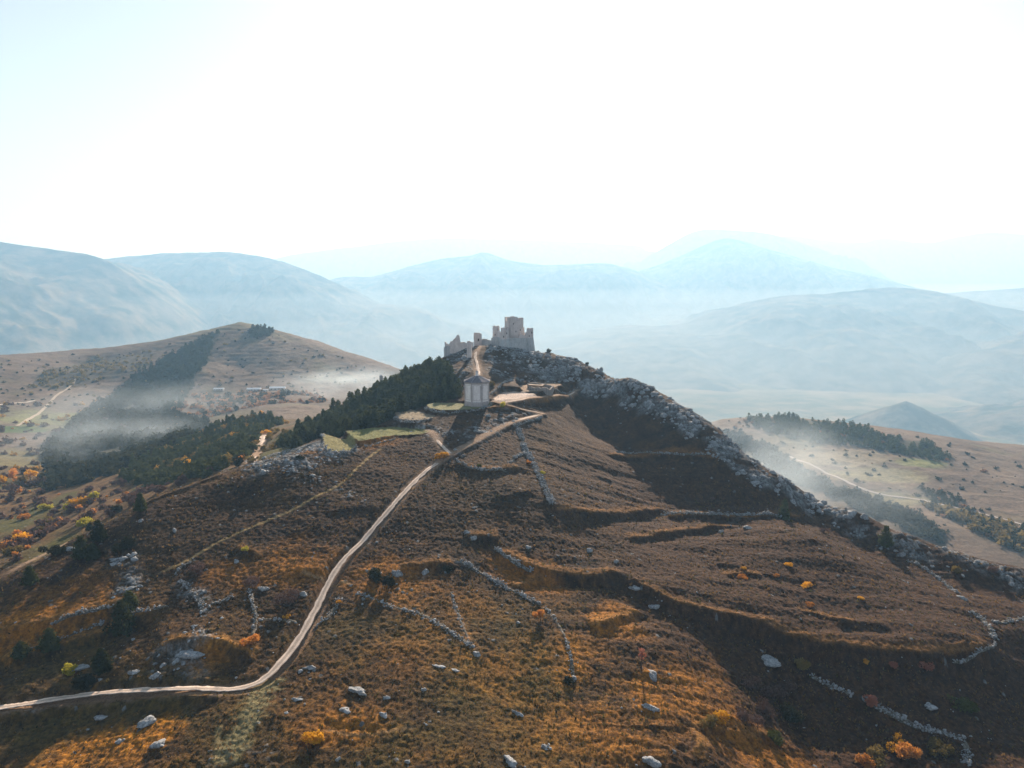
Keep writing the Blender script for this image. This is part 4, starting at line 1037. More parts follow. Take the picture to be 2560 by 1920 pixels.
# ------------------------------------------------------------------ dry stone walls and lines of stones
m_core = stone_mat('wall_rubble_core', (0.045, 0.04, 0.03), (0.20, 0.19, 0.16), 0.4, 0.15, False)
def stone_wall(px, hgt, th, label, name='stone_wall', gap=0.0, raw=None, cat='wall'):
    c = dens(smooth(wxy(px, gn), 2), 0.55); rr = np.random.RandomState(int(px[0][0]))
    P, S = [], []
    for i, (x, y) in enumerate(c):
        if gap and perlin(np.array(x / 4.0), np.array(y / 4.0), 12) * 0.5 + 0.5 < gap: continue
        z = gz(x, y); j = min(i + 1, len(c) - 1); d = c[j] - c[max(j - 1, 0)]; d = d / (np.hypot(*d) + 1e-6)
        hh = hgt * (0.62 + 0.8 * perlin(np.array(x / 3.5), np.array(y / 3.5), 8) + .2 * rr.normal())
        if rr.rand() < 0.1: continue
        zz = -0.1
        while zz < hh:
            for q in np.arange(-th / 2, th / 2 + .01, 0.55):
                s = 0.30 * math.exp(rr.normal() * 0.4)
                P.append((x - d[1] * q + rr.normal() * .25, y + d[0] * q + rr.normal() * .25, z + zz + rr.normal() * .08)); S.append(s)
            zz += 0.42
    if not P: return
    V, F = place_many(RV, ICO1[1], P, S, rr)
    # rubble and earth core running the whole length under the loose stones
    t_ = np.gradient(c, axis=0); t_ /= (np.hypot(t_[:, 0], t_[:, 1]) + 1e-6)[:, None]; zc = gn.at(c[:, 0], c[:, 1]); rows = []
    for f, hz in ((-1.0, -0.5), (-0.55, 0.32), (0.0, 0.5), (0.55, 0.32), (1.0, -0.5)):
        wv = f * (th * .5 + .25) * (1 + .3 * perlin(c[:, 0] / 2, c[:, 1] / 2, 3)); xx_, yy_ = c[:, 0] - t_[:, 1] * wv, c[:, 1] + t_[:, 0] * wv
        rows.append(np.stack([xx_, yy_, zc + (hz if hz < 0 else hz * hgt * (0.45 + 1.3 * perlin(xx_ / 1.3, yy_ / 1.3, 9)))], -1))
    CV = np.concatenate(rows); m_ = len(c); CF = []
    for q in range(4):
        a = np.arange(m_ - 1) + q * m_; CF += [np.stack([a, a + 1, a + m_ + 1], -1), np.stack([a, a + m_ + 1, a + m_], -1)]
    CF = np.concatenate(CF) + len(V); nst = len(F); V = np.concatenate([V, CV]); F = np.concatenate([F, CF])
    o0 = c[len(c) // 2]; org = np.array((o0[0], o0[1], gz(*o0)))
    me = mesh_np(name, V - org, F, m_wall); me.materials.append(m_core)
    mi = np.zeros(len(F), np.int32); mi[nst:] = 1; me.polygons.foreach_set('material_index', mi)
    o = obj(name, me, None, tuple(org)); props(o, label, cat)
WALLS = [
 ([(995,1213),(1018,1226),(1045,1240),(1078,1262)],1.3,1.1,'straight dry stone wall, upper of two lengths crossing the middle turf',0),
 ([(1084,1265),(1120,1283),(1166,1306)],1.4,1.2,'straight dry stone wall, lower of two lengths crossing the middle turf',0),
 ([(1178,1311),(1192,1328),(1206,1350),(1222,1380),(1232,1408),(1240,1475)],.5,.9,'thin tumbled line of stones curving down from the lower end of the long wall',.25),
 ([(1072,1186),(1100,1206),(1130,1224),(1150,1233)],1.0,1.2,'grey wall facing the left end of the second terrace',.1),
 ([(540,1272),(546,1300),(553,1330),(552,1350),(543,1374)],.9,1.0,'upright wall of pale stones dividing the old enclosure',.1),
 ([(458,1303),(480,1298),(502,1289)],.9,1.0,'short slanting wall with golden grass behind it inside the enclosure',0),
 ([(565,1339),(590,1336),(618,1339),(642,1345)],.45,.8,'broken row of pale stones left of the track',.3),
 ([(683,1354),(700,1342),(716,1325),(728,1305),(733,1294)],.6,1.8,'bluish stone bank running beside the track on its right',.1),
 ([(772,1280),(805,1292),(835,1307),(873,1316),(918,1329),(940,1345),(967,1359),(1023,1397)],.5,1.4,'long low mottled stone bank slanting down right of the track',.2),
 ([(1118,923),(1128,950),(1135,975),(1150,998),(1165,1028),(1178,1058),(1193,1088)],1.0,2.2,'broad tumbled stone wall dropping down the slope right of the track fork',.05),
 ([(1100,1000),(1112,986),(1132,978),(1148,984)],.9,1.4,'hooked branch of the tumbled wall, enclosing a golden patch',.1),
 ([(985,991),(1000,1002),(1020,1012),(1055,1016),(1092,1017)],.8,.7,'thin curved retaining wall just below the track fork',.1),
 ([(1330,976),(1380,977),(1430,978),(1480,980),(1525,981)],.8,.7,'thin straight grey wall across the dark slope under the ridge',.15),
 ([(1425,1110),(1480,1107),(1540,1110),(1600,1113),(1690,1118)],.9,1.2,'long low stone wall along the shaded third terrace',.2),
 ([(1527,945),(1550,958),(1572,975),(1590,990)],.8,1.5,'blue-grey wall slanting below the ridge crest at right',.15),
 ([(1960,1211),(1985,1220),(2010,1235),(2040,1258),(2068,1282)],.9,1.1,'curving wall on the upper right slope, below the square-cut rock',.1),
 ([(1753,1459),(1775,1470),(1798,1485),(1840,1500)],.7,1.2,'dim stone wall below the long terrace, right of the wide slab',.15),
 ([(1866,1504),(1890,1520),(1907,1530),(1963,1560),(2020,1579)],.7,2.6,'wide tumbled wall curving through the lower right shade beside the pink bush',.1),
 ([(2020,1579),(2060,1588),(2082,1600),(2091,1625),(2087,1650)],.7,2.0,'bent end of the lower right wall, turning down to the bottom edge',.1),
 ([(2143,1342),(2175,1345),(2215,1335)],.7,1.0,'short pale stone wall leaving the right edge of the photo',.1),
 ([(2098,1320),(2118,1332),(2136,1354),(2147,1380)],.8,2.6,'thick rubble wall at the pointed right end of the long terrace',.05),
 ([(2058,1428),(2100,1420),(2140,1400),(2150,1390)],.8,.6,'thin facing wall under the right tip of the long terrace',.1),
 ([(1108,919),(1130,914),(1150,908),(1168,902)],.9,1.0,'grey retaining wall directly under the end of the track',0),
 ([(282,1327),(320,1318),(362,1309)],1.1,.8,'straight wall right of the large left pine, along the second left terrace',0),
 ([(120,1344),(176,1323),(215,1314),(246,1306)],.9,.7,'thin wall along the upper left terrace edge',.15),
 ([(60,1405),(117,1384),(162,1367),(222,1344)],.8,.7,'thin wall along the lower left terrace edge',.1),
 ([(377,1243),(384,1232),(395,1222),(420,1210)],.8,1.0,'curved wall top where the foot trail meets the enclosure',.1),
 ([(390,1256),(405,1268),(425,1285),(436,1302),(440,1322)],.5,1.2,'scattered line of pale stones forming the left side of the enclosure',.3),
 ([(918,882),(922,889),(945,892),(970,893),(999,890)],1.1,.6,'curved wall holding the grassy terrace in front of the church',0),
 ([(1008,890),(1030,887),(1052,880),(1062,872)],1.1,.6,'short wall under the church terrace, at the right of the gap',0),
 ([(848,899),(858,909),(880,914),(905,912),(935,905)],1.3,.6,'curved wall holding the middle terrace left of the church',0),
 ([(695,965),(705,975),(730,981),(758,978),(770,968)],1.3,.6,'curved wall holding the lowest semicircular terrace',0),
 ([(790,964),(820,957),(852,948)],.7,.6,'short low wall between the two lowest green terraces',.1),
 ([(974,1279),(985,1310),(996,1345),(1009,1376)],.25,.7,'faint straight line of small stones crossing the turf below the stone wall',.4),
 ([(1245,838),(1215,844),(1180,850)],.5,.6,'low wall between the buried ruin and the rock ridge',.1),
 ([(1060,852),(1075,838),(1092,826),(1105,815)],.8,.7,'ruined wall climbing behind the church towards the rocks',.15),
]
for px, h, th, lab, gp in WALLS: stone_wall(px, h, th, lab, gap=gp)

# ------------------------------------------------------------------ grass tussocks and cushions of heath
def tufts(name, n, mat, s0, seed, th, wl, r0=128, r1=330, k=6):
    rr = np.random.RandomState(seed); a = rr.uniform(R(-39), R(39), n); r = np.exp(rr.uniform(math.log(r0), math.log(r1), n)); x = r * np.sin(a); y = r * np.cos(a)
    m = (fbm(x, y, wl, 3, 0.6, seed) + 0.5 * perlin(x / 3, y / 3, seed) + .25 * rr.normal(size=n)) > th
    for nm in ROADPROF:
        c, zc, hw = ROADPROF[nm]; I = bbox_idx(x, y, c, 6)
        if len(I): sd, t = near_line(x[I], y[I], c[::3]); m[I] &= np.abs(sd) > hw + .5
    m &= ~((np.abs(x + 10) < 90) & (y > 300))
    x, y = x[m], y[m]; n = len(x); z = gn.at(x, y)
    s = s0 * np.exp(rr.normal(size=n) * .35) * (np.hypot(x, y) / 200) ** .3
    C = np.repeat(np.stack([x, y, z], -1), k, 0); S = np.repeat(s, k); an = rr.rand(n * k) * 6.28; lean = rr.rand(n * k) * .9
    d = np.stack([np.cos(an), np.sin(an), np.zeros(n * k)], -1); b = C + d * (S * .35 * rr.rand(n * k))[:, None]
    tip = b + d * (S * lean * .7)[:, None] + np.array((0, 0, 1)) * (S * (.5 + .5 * rr.rand(n * k)))[:, None]; w_ = np.stack([-d[:, 1], d[:, 0], d[:, 2]], -1) * (S * .22)[:, None]
    V = np.empty((n * k * 3, 3)); V[0::3] = b - w_ - np.array((0, 0, .08)); V[1::3] = b + w_ - np.array((0, 0, .08)); V[2::3] = tip
    props(obj(name, mesh_np(name, V, np.arange(len(V)).reshape(-1, 3), mat)), kind='stuff')
# ------------------------------------------------------------------ trees and shrubs
def leaf_mat(name, c, trans=0.35, var=0.35):
    m = bpy.data.materials.new(name); m.use_nodes = True; t = m.node_tree; t.nodes.clear()
    out = t.nodes.new('ShaderNodeOutputMaterial'); d = t.nodes.new('ShaderNodeBsdfDiffuse'); tr = t.nodes.new('ShaderNodeBsdfTranslucent'); mx = t.nodes.new('ShaderNodeMixShader'); mx.inputs[0].default_value = trans
    oi = t.nodes.new('ShaderNodeObjectInfo'); geo = t.nodes.new('ShaderNodeNewGeometry'); n = noise_node(t, 0.9, 3, 0.6, geo.outputs['Position'])
    ad = t.nodes.new('ShaderNodeMath'); ad.operation = 'ADD'; t.links.new(oi.outputs['Random'], ad.inputs[0]); t.links.new(n.outputs[0], ad.inputs[1])
    r = t.nodes.new('ShaderNodeMapRange'); r.inputs[1].default_value = 0.3; r.inputs[2].default_value = 1.6; r.inputs[3].default_value = 1 - var; r.inputs[4].default_value = 1 + var
    t.links.new(ad.outputs[0], r.inputs[0])
    mc = t.nodes.new('ShaderNodeMix'); mc.data_type = 'RGBA'; mc.blend_type = 'MULTIPLY'; mc.inputs[0].default_value = 1; mc.inputs[6].default_value = (*c, 1)
    t.links.new(r.outputs[0], mc.inputs[7]); t.links.new(mc.outputs[2], d.inputs[0]); t.links.new(mc.outputs[2], tr.inputs[0])
    t.links.new(d.outputs[0], mx.inputs[1]); t.links.new(tr.outputs[0], mx.inputs[2]); t.links.new(mx.outputs[0], out.inputs[0])
    return m
LM = {'pine': leaf_mat('pine_needles', (0.055, 0.064, 0.026), 0.3, .6), 'dark': leaf_mat('dark_shrub', (0.040, 0.042, 0.022), 0.2), 'green': leaf_mat('green_shrub', (0.09, 0.10, 0.03), 0.3),
      'gold': leaf_mat('golden_leaves', (0.62, 0.34, 0.03), 0.45), 'yellow': leaf_mat('yellow_green_leaves', (0.42, 0.38, 0.05), 0.45), 'orange': leaf_mat('orange_leaves', (0.52, 0.24, 0.06), 0.45),
      'brown': leaf_mat('bare_twigs', (0.13, 0.085, 0.07), 0.2), 'pink': leaf_mat('russet_leaves', (0.33, 0.14, 0.09), 0.35), 'mix': leaf_mat('autumn_mix', (0.20, 0.15, 0.05), 0.35)}
LM['gold2'] = leaf_mat('dull_gold_leaves', (0.36, 0.22, 0.05), 0.4)
LM['rust'] = leaf_mat('rusty_leaves', (0.24, 0.13, 0.06), 0.35)
LM['straw'] = leaf_mat('dry_grass', (0.24, 0.155, 0.065), 0.4, .5)
LM['olivegrass'] = leaf_mat('olive_grass', (0.13, 0.115, 0.04), 0.35, .4)
tufts('dry_grass', 34000, LM['straw'], .40, 91, 0.0, 20)
tufts('green_grass', 26000, LM['olivegrass'], .36, 92, 0.1, 26)
tufts('heather', 4500, LM['dark'], .5, 93, 0.3, 14)
m_bark = flat_mat('bark', (0.09, 0.065, 0.05))
def leaf_tris(C, N, size, rr, k=3):
    """k small triangles round each centre, roughly facing outwards"""
    n = len(C); V = np.empty((n * k * 3, 3))
    idx = 0
    C = np.repeat(C, k, 0) + rr.normal(size=(n * k, 3)) * size[:, None].repeat(k, 0) * 0.55
    sz = size.repeat(k)
    a = rr.normal(size=(n * k, 3)); a /= np.linalg.norm(a, axis=1)[:, None]
    b = np.cross(a, np.repeat(N, k, 0) + rr.normal(size=(n * k, 3)) * 0.4); b /= (np.linalg.norm(b, axis=1)[:, None] + 1e-6)
    V[0::3] = C + a * sz[:, None]; V[1::3] = C - a * sz[:, None] * 0.5 + b * sz[:, None] * .85; V[2::3] = C - a * sz[:, None] * 0.5 - b * sz[:, None] * .85
    return V, np.arange(len(V)).reshape(-1, 3)
def conifer(seed, h=8.0, r=2.4, n=260, k=3, leaf=0.42):
    rr = np.random.RandomState(seed); t = rr.rand(n) ** 1.25; t = 0.10 + 0.90 * t
    ang = rr.rand(n) * 6.283; lob = 1 + 0.25 * np.sin(ang * 3 + seed) + 0.18 * np.sin(ang * 5 + t * 9 + seed * 2)
    tiers = 0.82 + 0.22 * np.sin(t * 26 + seed)
    rad = r * np.clip(1.02 - t, 0.02, 1) ** 0.52 * lob * tiers * (0.55 + 0.45 * rr.rand(n) ** 0.4)
    C = np.stack([np.cos(ang) * rad, np.sin(ang) * rad, t * h], -1)
    N = np.stack([np.cos(ang), np.sin(ang), np.full(n, .5)], -1)
    return leaf_tris(C, N, leaf * (0.7 + 0.6 * rr.rand(n)) * (1.15 - 0.5 * t), rr, k)
def bushy(seed, r=2.0, h=2.4, n=260, k=3, leaf=0.28, lobes=7, open_=0.0):
    rr = np.random.RandomState(seed); L = rr.normal(size=(lobes, 3)) * np.array((r * .42, r * .42, h * .16)) + np.array((0, 0, h * .52)); lr = (0.34 + 0.3 * rr.rand(lobes)) * r
    w_ = rr.randint(0, lobes, n); d = rr.normal(size=(n, 3)); d /= np.linalg.norm(d, axis=1)[:, None]
    C = L[w_] + d * (lr[w_] * (0.6 + 0.4 * rr.rand(n) ** .5))[:, None] * np.array((1, 1, min(1.0, h / (2 * r) + .35)))
    C[:, 2] = np.abs(C[:, 2]) * 0.98 + 0.02
    return leaf_tris(C, d, leaf * (0.6 + 0.8 * rr.rand(n)) * (r / 2) ** .5, rr, k)
def trunk_mb(h, r0, r1=None, limbs=0, rr=None, lh=1.5):
    mb = MB(); r1 = r1 or r0 * .3; mb.rings([ring(0, 0, r0 * 1.3, -0.6, 7), ring(0, 0, r0, h * .12, 7), ring(0.04 * h, 0, (r0 + r1) / 2, h * .5, 7), ring(0.02 * h, .02 * h, r1, h, 7)])
    for i in range(limbs):
        a = rr.rand() * 6.28; z0 = h * (.25 + .5 * rr.rand()); d = Vector((math.cos(a), math.sin(a), .7)).normalized(); L = lh * (.7 + .5 * rr.rand())
        q = d.to_track_quat('Z', 'Y'); A = [q @ Vector(p) for p in ring(0, 0, r0 * .38, 0, 5)]; B = [q @ Vector(p) for p in ring(0, 0, r0 * .12, L, 5)]
        mb.rings([[(p.x, p.y, p.z + z0) for p in A], [(p.x, p.y, p.z + z0) for p in B]])
    return mb
def tree(name, u, v, kind, h, r, label, cat='tree', seed=None, mat='pine', group=None, n=420, leaf=None, lift=0.0, rmin=0, xyz=None):
    x, y, z = xyz or hit(u, v, rmin=rmin); seed = seed if seed is not None else int(u * 7 + v)
    e = empty(name, (x, y, z), label, cat, group)
    if kind == 'conifer': V, F = conifer(seed, h, r, n, 3, leaf or 0.42); tr = trunk_mb(h * .9, .035 * h, None, 4, np.random.RandomState(seed), r * .5)
    else:
        V, F = bushy(seed, r, h * (1 - lift), n, 3, leaf or 0.28)
        V = V + np.array((0, 0, lift * h)); tr = trunk_mb(h * (.6 if lift < .1 else .8), .03 * h + .03, None, 6, np.random.RandomState(seed), r * .8)
    tr.build('trunk' if cat == 'tree' else 'stem', m_bark, e)
    obj('crown' if cat == 'tree' else 'foliage', mesh_np('crown', V, F, LM[mat]), e)
    return e
# lone pines on the left slope
for u, v, h, r, lab in [
 (304,1104,6.8,2.3,'lone dark pine on the left skyline of the hill'),
 (214,1168,7.4,3.1,'dark pine on the upper left slope, standing tallest of the group near the slabs'),
 (177,1206,8.0,3.4,'wide dark pine left of the slab, casting the longest shadow'),
 (201,1205,5.0,2.6,'smaller pine pressed against the right side of the wide pine'),
 (66,1262,6.0,2.4,'thin pine near the left edge, casting a shadow towards the frame'),
 (266,1366,9.6,4.2,'largest dark pine, standing between the two left terraces'),
 (281,1318,6.0,2.6,'smaller pine just above the largest one, by the terrace wall'),
 (109,1402,6.2,2.6,'dim pine in the shade of the lower left terrace'),
 (47,1416,4.0,2.2,'small dim pine left of the one below the lower left terrace'),
 (195,1145,3.0,1.4,'young conifer on the skyline left of the pine group'),
 (221,1450,6.2,2.8,'dark conifer with a golden top between the slabs at lower left'),
 ]:
    tree('pine_tree', u, v, 'conifer', h, r, lab, n=520)
SH = [ # u, v, height, radius, material, label
 (278,1186,3.6,4.0,'dark','broad dark shrub above the sloping slab on the left slope'),
 (121,1197,2.6,3.2,'dark','low dark shrub left of the slab between the pines'),
 (150,1455,2.0,2.4,'yellow','yellow-green shrub at the left end of the big tilted slab'),
 (180,1487,3.2,3.4,'dark','dark shrub beside the track at lower left'),
 (956,988,2.4,2.6,'gold','round golden bush at the track fork'),
 (1085,879,2.2,1.7,'yellow','yellow bush on the bank just right of the church'),
 (674,1604,2.0,2.3,'gold','bright golden bush near the bottom edge, left of centre'),
 (544,1386,1.8,1.9,'orange','orange bush on the lower end of the enclosure wall'),
 (619,1335,.8,.8,'gold','tiny golden bush just left of the track'),
 (733,1303,.8,.8,'gold','tiny golden bush at the top of the bluish bank beside the track'),
 (530,1190,1.1,1.2,'yellow','small yellow bush above the hollow on the open slope'),
 (1168,1340,3.2,1.5,'orange','narrow orange-topped shrub beside the thin stone line'),
 (428,1237,3.0,3.2,'brown','bare brown thicket where the foot trail meets the enclosure'),
 (628,1300,3.4,4.2,'brown','large bare dark bush inside the enclosure near the track'),
 (545,1262,2.0,2.4,'brown','bare bush at the top of the dividing enclosure wall'),
 (812,1250,3.6,2.7,'dark','left of two dark shrubs casting shadows in the golden grass'),
 (839,1270,3.8,2.3,'dark','right of two dark shrubs casting shadows in the golden grass'),
 (968,1236,2.0,1.4,'dark','small dark shrub above the faint line of stones'),
 (1224,1474,1.2,1.5,'dark','low dark bush at the lower end of the thin stone line'),
 (1562,1560,3.2,1.8,'gold','yellow-gold sapling above the dark hollow at lower right'),
 (1534,1570,2.6,1.9,'mix','dull golden shrub left of the yellow-gold sapling'),
 (1626,1480,1.8,3.2,'brown','leftmost brown thicket on the edge of the lower right shade'),
 (1664,1498,2.2,3.4,'brown','middle brown thicket on the edge of the lower right shade'),
 (1702,1494,2.4,3.2,'brown','rightmost brown thicket on the edge of the lower right shade'),
 (1612,1555,1.8,3.4,'brown','low brown scrub right of the yellow-gold sapling'),
 (1650,1540,2.2,3.2,'brown','brown scrub between the sapling and the dark green bush'),
 (1713,1556,3.0,3.0,'dark','dark bush casting a shadow at lower right'),
 (1674,1598,1.8,2.3,'green','low dark green bush in the lower right hollow'),
 (1879,1525,2.6,2.1,'pink','round russet-pink bush beside the wide tumbled wall'),
 (1734,1440,2.0,2.2,'mix','straggly yellowish shrub below the long terrace'),
 (2000,1446,2.0,1.8,'pink','faint reddish shrub under the tip of the long terrace'),
 (2090,1538,3.0,3.6,'green','wide dark green bush in the lower right shade'),
 (1943,1622,3.6,2.2,'gold','bright golden shrub near the bottom edge at right'),
 (1962,1640,3.4,3.0,'orange','orange-brown shrub behind the bright golden one at right'),
 (1890,1642,3.2,2.6,'mix','thin golden-brown shrub at the bottom edge, left of the bright golden one'),
 (1866,1655,2.6,2.2,'orange','small orange shrub cut by the bottom edge at right'),
 (2034,1622,1.6,2.6,'mix','low brownish shrub at the start of the bent wall end'),
 (2064,1235,1.8,2.2,'mix','low olive bush on the right-hand ridge flank'),
 (1870,1431,.8,1.0,'gold','tiny golden tuft in the shade under the long terrace'),
 (1930,1442,1.4,1.3,'pink','small reddish tuft under the long terrace'),
 (1142,1000,1.0,1.2,'orange','small orange tuft inside the hooked wall'),
 (1170,1022,.9,1.2,'yellow','yellow tuft on the broad tumbled wall'),
 (1036,1007,.8,1.0,'green','small green tuft on the slope below the retaining wall'),
 (1703,1221,.6,1.3,'gold','golden tussock highest on the striped right slope'),
 (1607,1229,.6,1.0,'gold','golden tussock, upper of a close pair on the striped slope'),
 (1600,1246,.6,1.5,'orange','long golden tussock on the left of the striped slope'),
 (1746,1266,.8,1.9,'gold','widest golden tussock on the striped slope'),
 (1678,1245,.6,1.2,'orange','golden-brown tussock in the middle of the striped slope'),
 (1862,1294,.6,1.2,'gold','golden tussock furthest right on the striped slope'),
 (1749,1307,.6,1.4,'orange','golden tussock lowest on the striped slope'),
 (1185,757,2.6,1.7,'dark','dark bush on the skyline right of the castle'),
 (1268,770,1.6,1.3,'dark','small dark bush on the ridge skyline'),
 (1360,855,2.4,2.4,'brown','brown shrub growing among the ridge rocks'),
 (1062,832,1.8,2.2,'mix','yellowish shrub behind the church roof'),
 (992,850,2.6,2.4,'pine','green shrub against the left wall of the church'),
 (973,862,2.8,2.6,'pine','green shrub at the lower edge of the wood beside the church'),
 (573,937,3.0,3.0,'gold','golden tree on the white road by the spur wood'),
 (563,895,4.0,3.6,'gold','golden tree at the top of the spur wood'),
 (545,1000,1.8,2.0,'mix','olive bush at the lower end of the white road'),
 (648,990,1.2,1.6,'dark','small dark bush on the left outcrop'),
 (1540,1082,1.6,1.4,'brown','small bush in the shaded slope below the ridge'),
 (2140,1235,2.0,2.4,'brown','brown bush on the ridge flank near the right edge'),
 (1780,1150,1.8,2.0,'brown','brown bush on the shaded side of the ridge'),
]
for k, (u, v, h, r, mt, lab) in enumerate(SH):
    tree('bush', u, v, 'bush', h, r, lab, 'bush', 900 + k, mt, n=int(150 + 130 * r), leaf=.22 if mt != 'brown' else .14)
tree('pine_tree', 1912, 1182, 'conifer', 9.0, 3.2, 'dark pine on the shaded ridge flank just above the square-cut rock', n=520)
tree('pine_tree', 1694, 1122, 'conifer', 9.0, 2.6, 'dim dark pine in the ridge shade, throwing a thin shadow onto the striped slope', n=420)
# slender tree with a long shadow
tree('slender_tree', 1385, 1442, 'bush', 6.5, 1.0, 'slender upright tree with russet leaves casting a straight dark shadow', 'tree', 77, 'pink', n=260, leaf=.22, lift=.25)

# ------------------------------------------------------------------ the pine wood on the flank
W1 = [(962,782),(900,798),(840,828),(800,850),(745,876),(705,898),(712,925),(690,948),(735,945),(800,925),(850,900),(920,876),(972,866),(1000,858),(990,842),(972,825)]
W2 = [(700,903),(655,922),(622,940),(600,968),(640,966),(690,948),(712,925)]
W3 = [(620,915),(585,903),(548,893),(505,903),(462,922),(410,948),(350,978),(290,1005),(262,1028),(290,1046),(350,1052),(420,1042),(480,1020),(535,985),(552,960),(560,938),(590,922)]
rs = np.random.RandomState(21)
def wood_points(poly, sp, jit, g=None, thin=1.0, **kw):
    p = wxy(poly, g or gn, **kw); xs = np.arange(p[:, 0].min(), p[:, 0].max(), sp); ys = np.arange(p[:, 1].min(), p[:, 1].max(), sp)
    X, Y = np.meshgrid(xs, ys, indexing='ij'); X = X.ravel() + rs.uniform(-jit, jit, X.size) * sp; Y = Y.ravel() + rs.uniform(-jit, jit, Y.size) * sp
    sd = poly_sd(X, Y, p); m = (sd > -1.5 + 2 * rs.rand(X.size)) & (rs.rand(X.size) < thin)
    return X[m], Y[m]
x1, y1 = wood_points(W1, 3.9, .45); x2, y2 = wood_points(W2, 4.2, .45, thin=.8)
xx, yy = np.concatenate([x1, x2]), np.concatenate([y1, y2]); d = np.hypot(xx, yy); order = np.argsort(d)
PM = []
for i in range(7):
    V, F = conifer(300 + i, 4.6 + .7 * (i % 4), 2.0 + .25 * (i % 3), 170, 3, .5)
    tv = None; n0 = len(V)
    PM.append((V, F, tv))
pme = []
for i, (V, F, tv) in enumerate(PM):
    me = mesh_np('pine_crown', V, F, LM['pine']); me.materials.append(m_bark)
    pme.append(me)
LAB = 'dark pine packed in the wood on the slope left of the white church'
n_ind = min(300, len(order))
for q in range(n_ind):
    i = order[q]; o = bpy.data.objects.new('pine_tree', pme[q % 7]); link(o)
    o.location = (xx[i], yy[i], gz(xx[i], yy[i]) - .3); s = .6 + .85 * rs.rand() ** 1.3; o.scale = (s, s, s * (.85 + .3 * rs.rand())); o.rotation_euler = (0, 0, rs.rand() * 6.28)
    props(o, LAB, 'pine tree', 'pines of the wood left of the church')
def merged(name, X, Y, shapes, mat, smin, smax, g=None, sink=.3):
    Z = np.array([gz(a, b) for a, b in zip(X, Y)]); S = rs.uniform(smin, smax, len(X)); Vs, Fs, n0 = [], [], 0
    for i in range(len(X)):
        V, F = shapes[rs.randint(len(shapes))]; a = rs.rand() * 6.28; c_, s_ = math.cos(a), math.sin(a); v = V * S[i]
        Vs.append(np.stack([v[:, 0] * c_ - v[:, 1] * s_ + X[i], v[:, 0] * s_ + v[:, 1] * c_ + Y[i], v[:, 2] * (.85 + .3 * rs.rand()) + Z[i] - sink], -1)); Fs.append(F + n0); n0 += len(v)
    if not Vs: return
    props(obj(name, mesh_np(name, np.concatenate(Vs), np.concatenate(Fs), mat)), kind='stuff')
rest = order[n_ind:]
x3, y3 = wood_points(W3, 4.8, .5)
sel = rs.rand(len(x3))
aut = (perlin(x3 / 22, y3 / 22, 4) + .5 * rs.normal(size=len(x3)) * .5 + sstep(560, 640, y3) * .35) > .42
sh_p = [(V, F) for V, F, _ in PM] + [bushy(640 + i, 2.4, 4.0, 120, 3, .5) for i in range(4)]
sh_b = [bushy(600 + i, 2.2, 4.2, 110, 2, .5) for i in range(6)]
merged('pine_wood', np.concatenate([xx[rest], x3[~aut]]), np.concatenate([yy[rest], y3[~aut]]), sh_p, LM['pine'], .55, 1.35)
au2 = aut & (rs.rand(len(x3)) < .4)
merged('autumn_wood', x3[aut & ~au2], y3[aut & ~au2], sh_b, LM['mix'], .6, 1.3)
merged('golden_wood', x3[au2], y3[au2], sh_b, LM['gold2'], .45, 1.0)
# golden and orange trees at the left edge of the valley, each a tree of its own
VT = [(8,1046,8,4,'gold','golden tree at the very left edge below the fields'),(30,1040,9,4.2,'orange','second orange tree from the left edge below the fields'),(48,1047,8,4,'mix','dull golden tree among the orange ones below the fields'),
 (66,1038,9,4.5,'gold','brightest golden tree of the clump below the fields'),(84,1052,8,4.5,'brown','bare brown tree at the right end of the golden clump'),(22,1060,6,4,'brown','bare brown tree in front of the golden clump'),
 (150,1100,4,4,'yellow','yellow shrub at the left end of the golden row in the valley'),(163,1096,4,4,'gold','golden shrub, second in the row in the valley'),(177,1092,4,4,'gold','golden shrub in the middle of the row in the valley'),
 (190,1087,4,4,'gold','golden shrub, fourth in the row in the valley'),(203,1081,4.5,4,'yellow','yellow-green shrub at the right end of the row in the valley'),
 (103,1100,2.6,3,'yellow','small yellow shrub left of the golden row'),(52,1170,4,3.8,'gold','golden bush above the field at the left edge'),(40,1160,3.6,3.2,'orange','orange bush touching the golden bush above the field'),
 (190,1132,2.4,4.4,'yellow','olive-yellow bush on the bank left of the hill skyline'),(110,1130,2.6,3.4,'mix','low olive bush in the field at left'),(135,1132,2.8,4,'brown','brown bush in the field left of the bank'),
 (52,1122,2.4,4,'orange','low orange bush at the top of the field'),(10,1185,2.6,4,'orange','orange scrub at the left edge by the field'),(30,1195,2.2,4,'mix','olive scrub beside the field at the left edge'),
 (255,1106,3.2,3,'dark','dark bush just beyond the hill skyline at left'),(92,1148,2.2,2.6,'mix','small olive bush near the field boundary'),(404,1012,4.5,3.4,'gold','lone golden tree in the spur wood'),
 (505,1045,0.1,0.1,'dark',None),(515,1007,4.5,3,'dark','dark rounded tree at the foot of the spur wood'),(545,1035,0.1,.1,'dark',None)]
for k, (u, v, h, r, mt, lab) in enumerate(VT):
    if lab is None: continue
    a = hit(u, v, rmin=300)
    tree('autumn_tree' if h > 4.4 else 'bush', u, v, 'bush', h, r, lab, 'tree' if h > 4.4 else 'bush', 1500 + k, mt, n=260, leaf=.34, lift=.12 if h > 4.4 else 0, rmin=300)
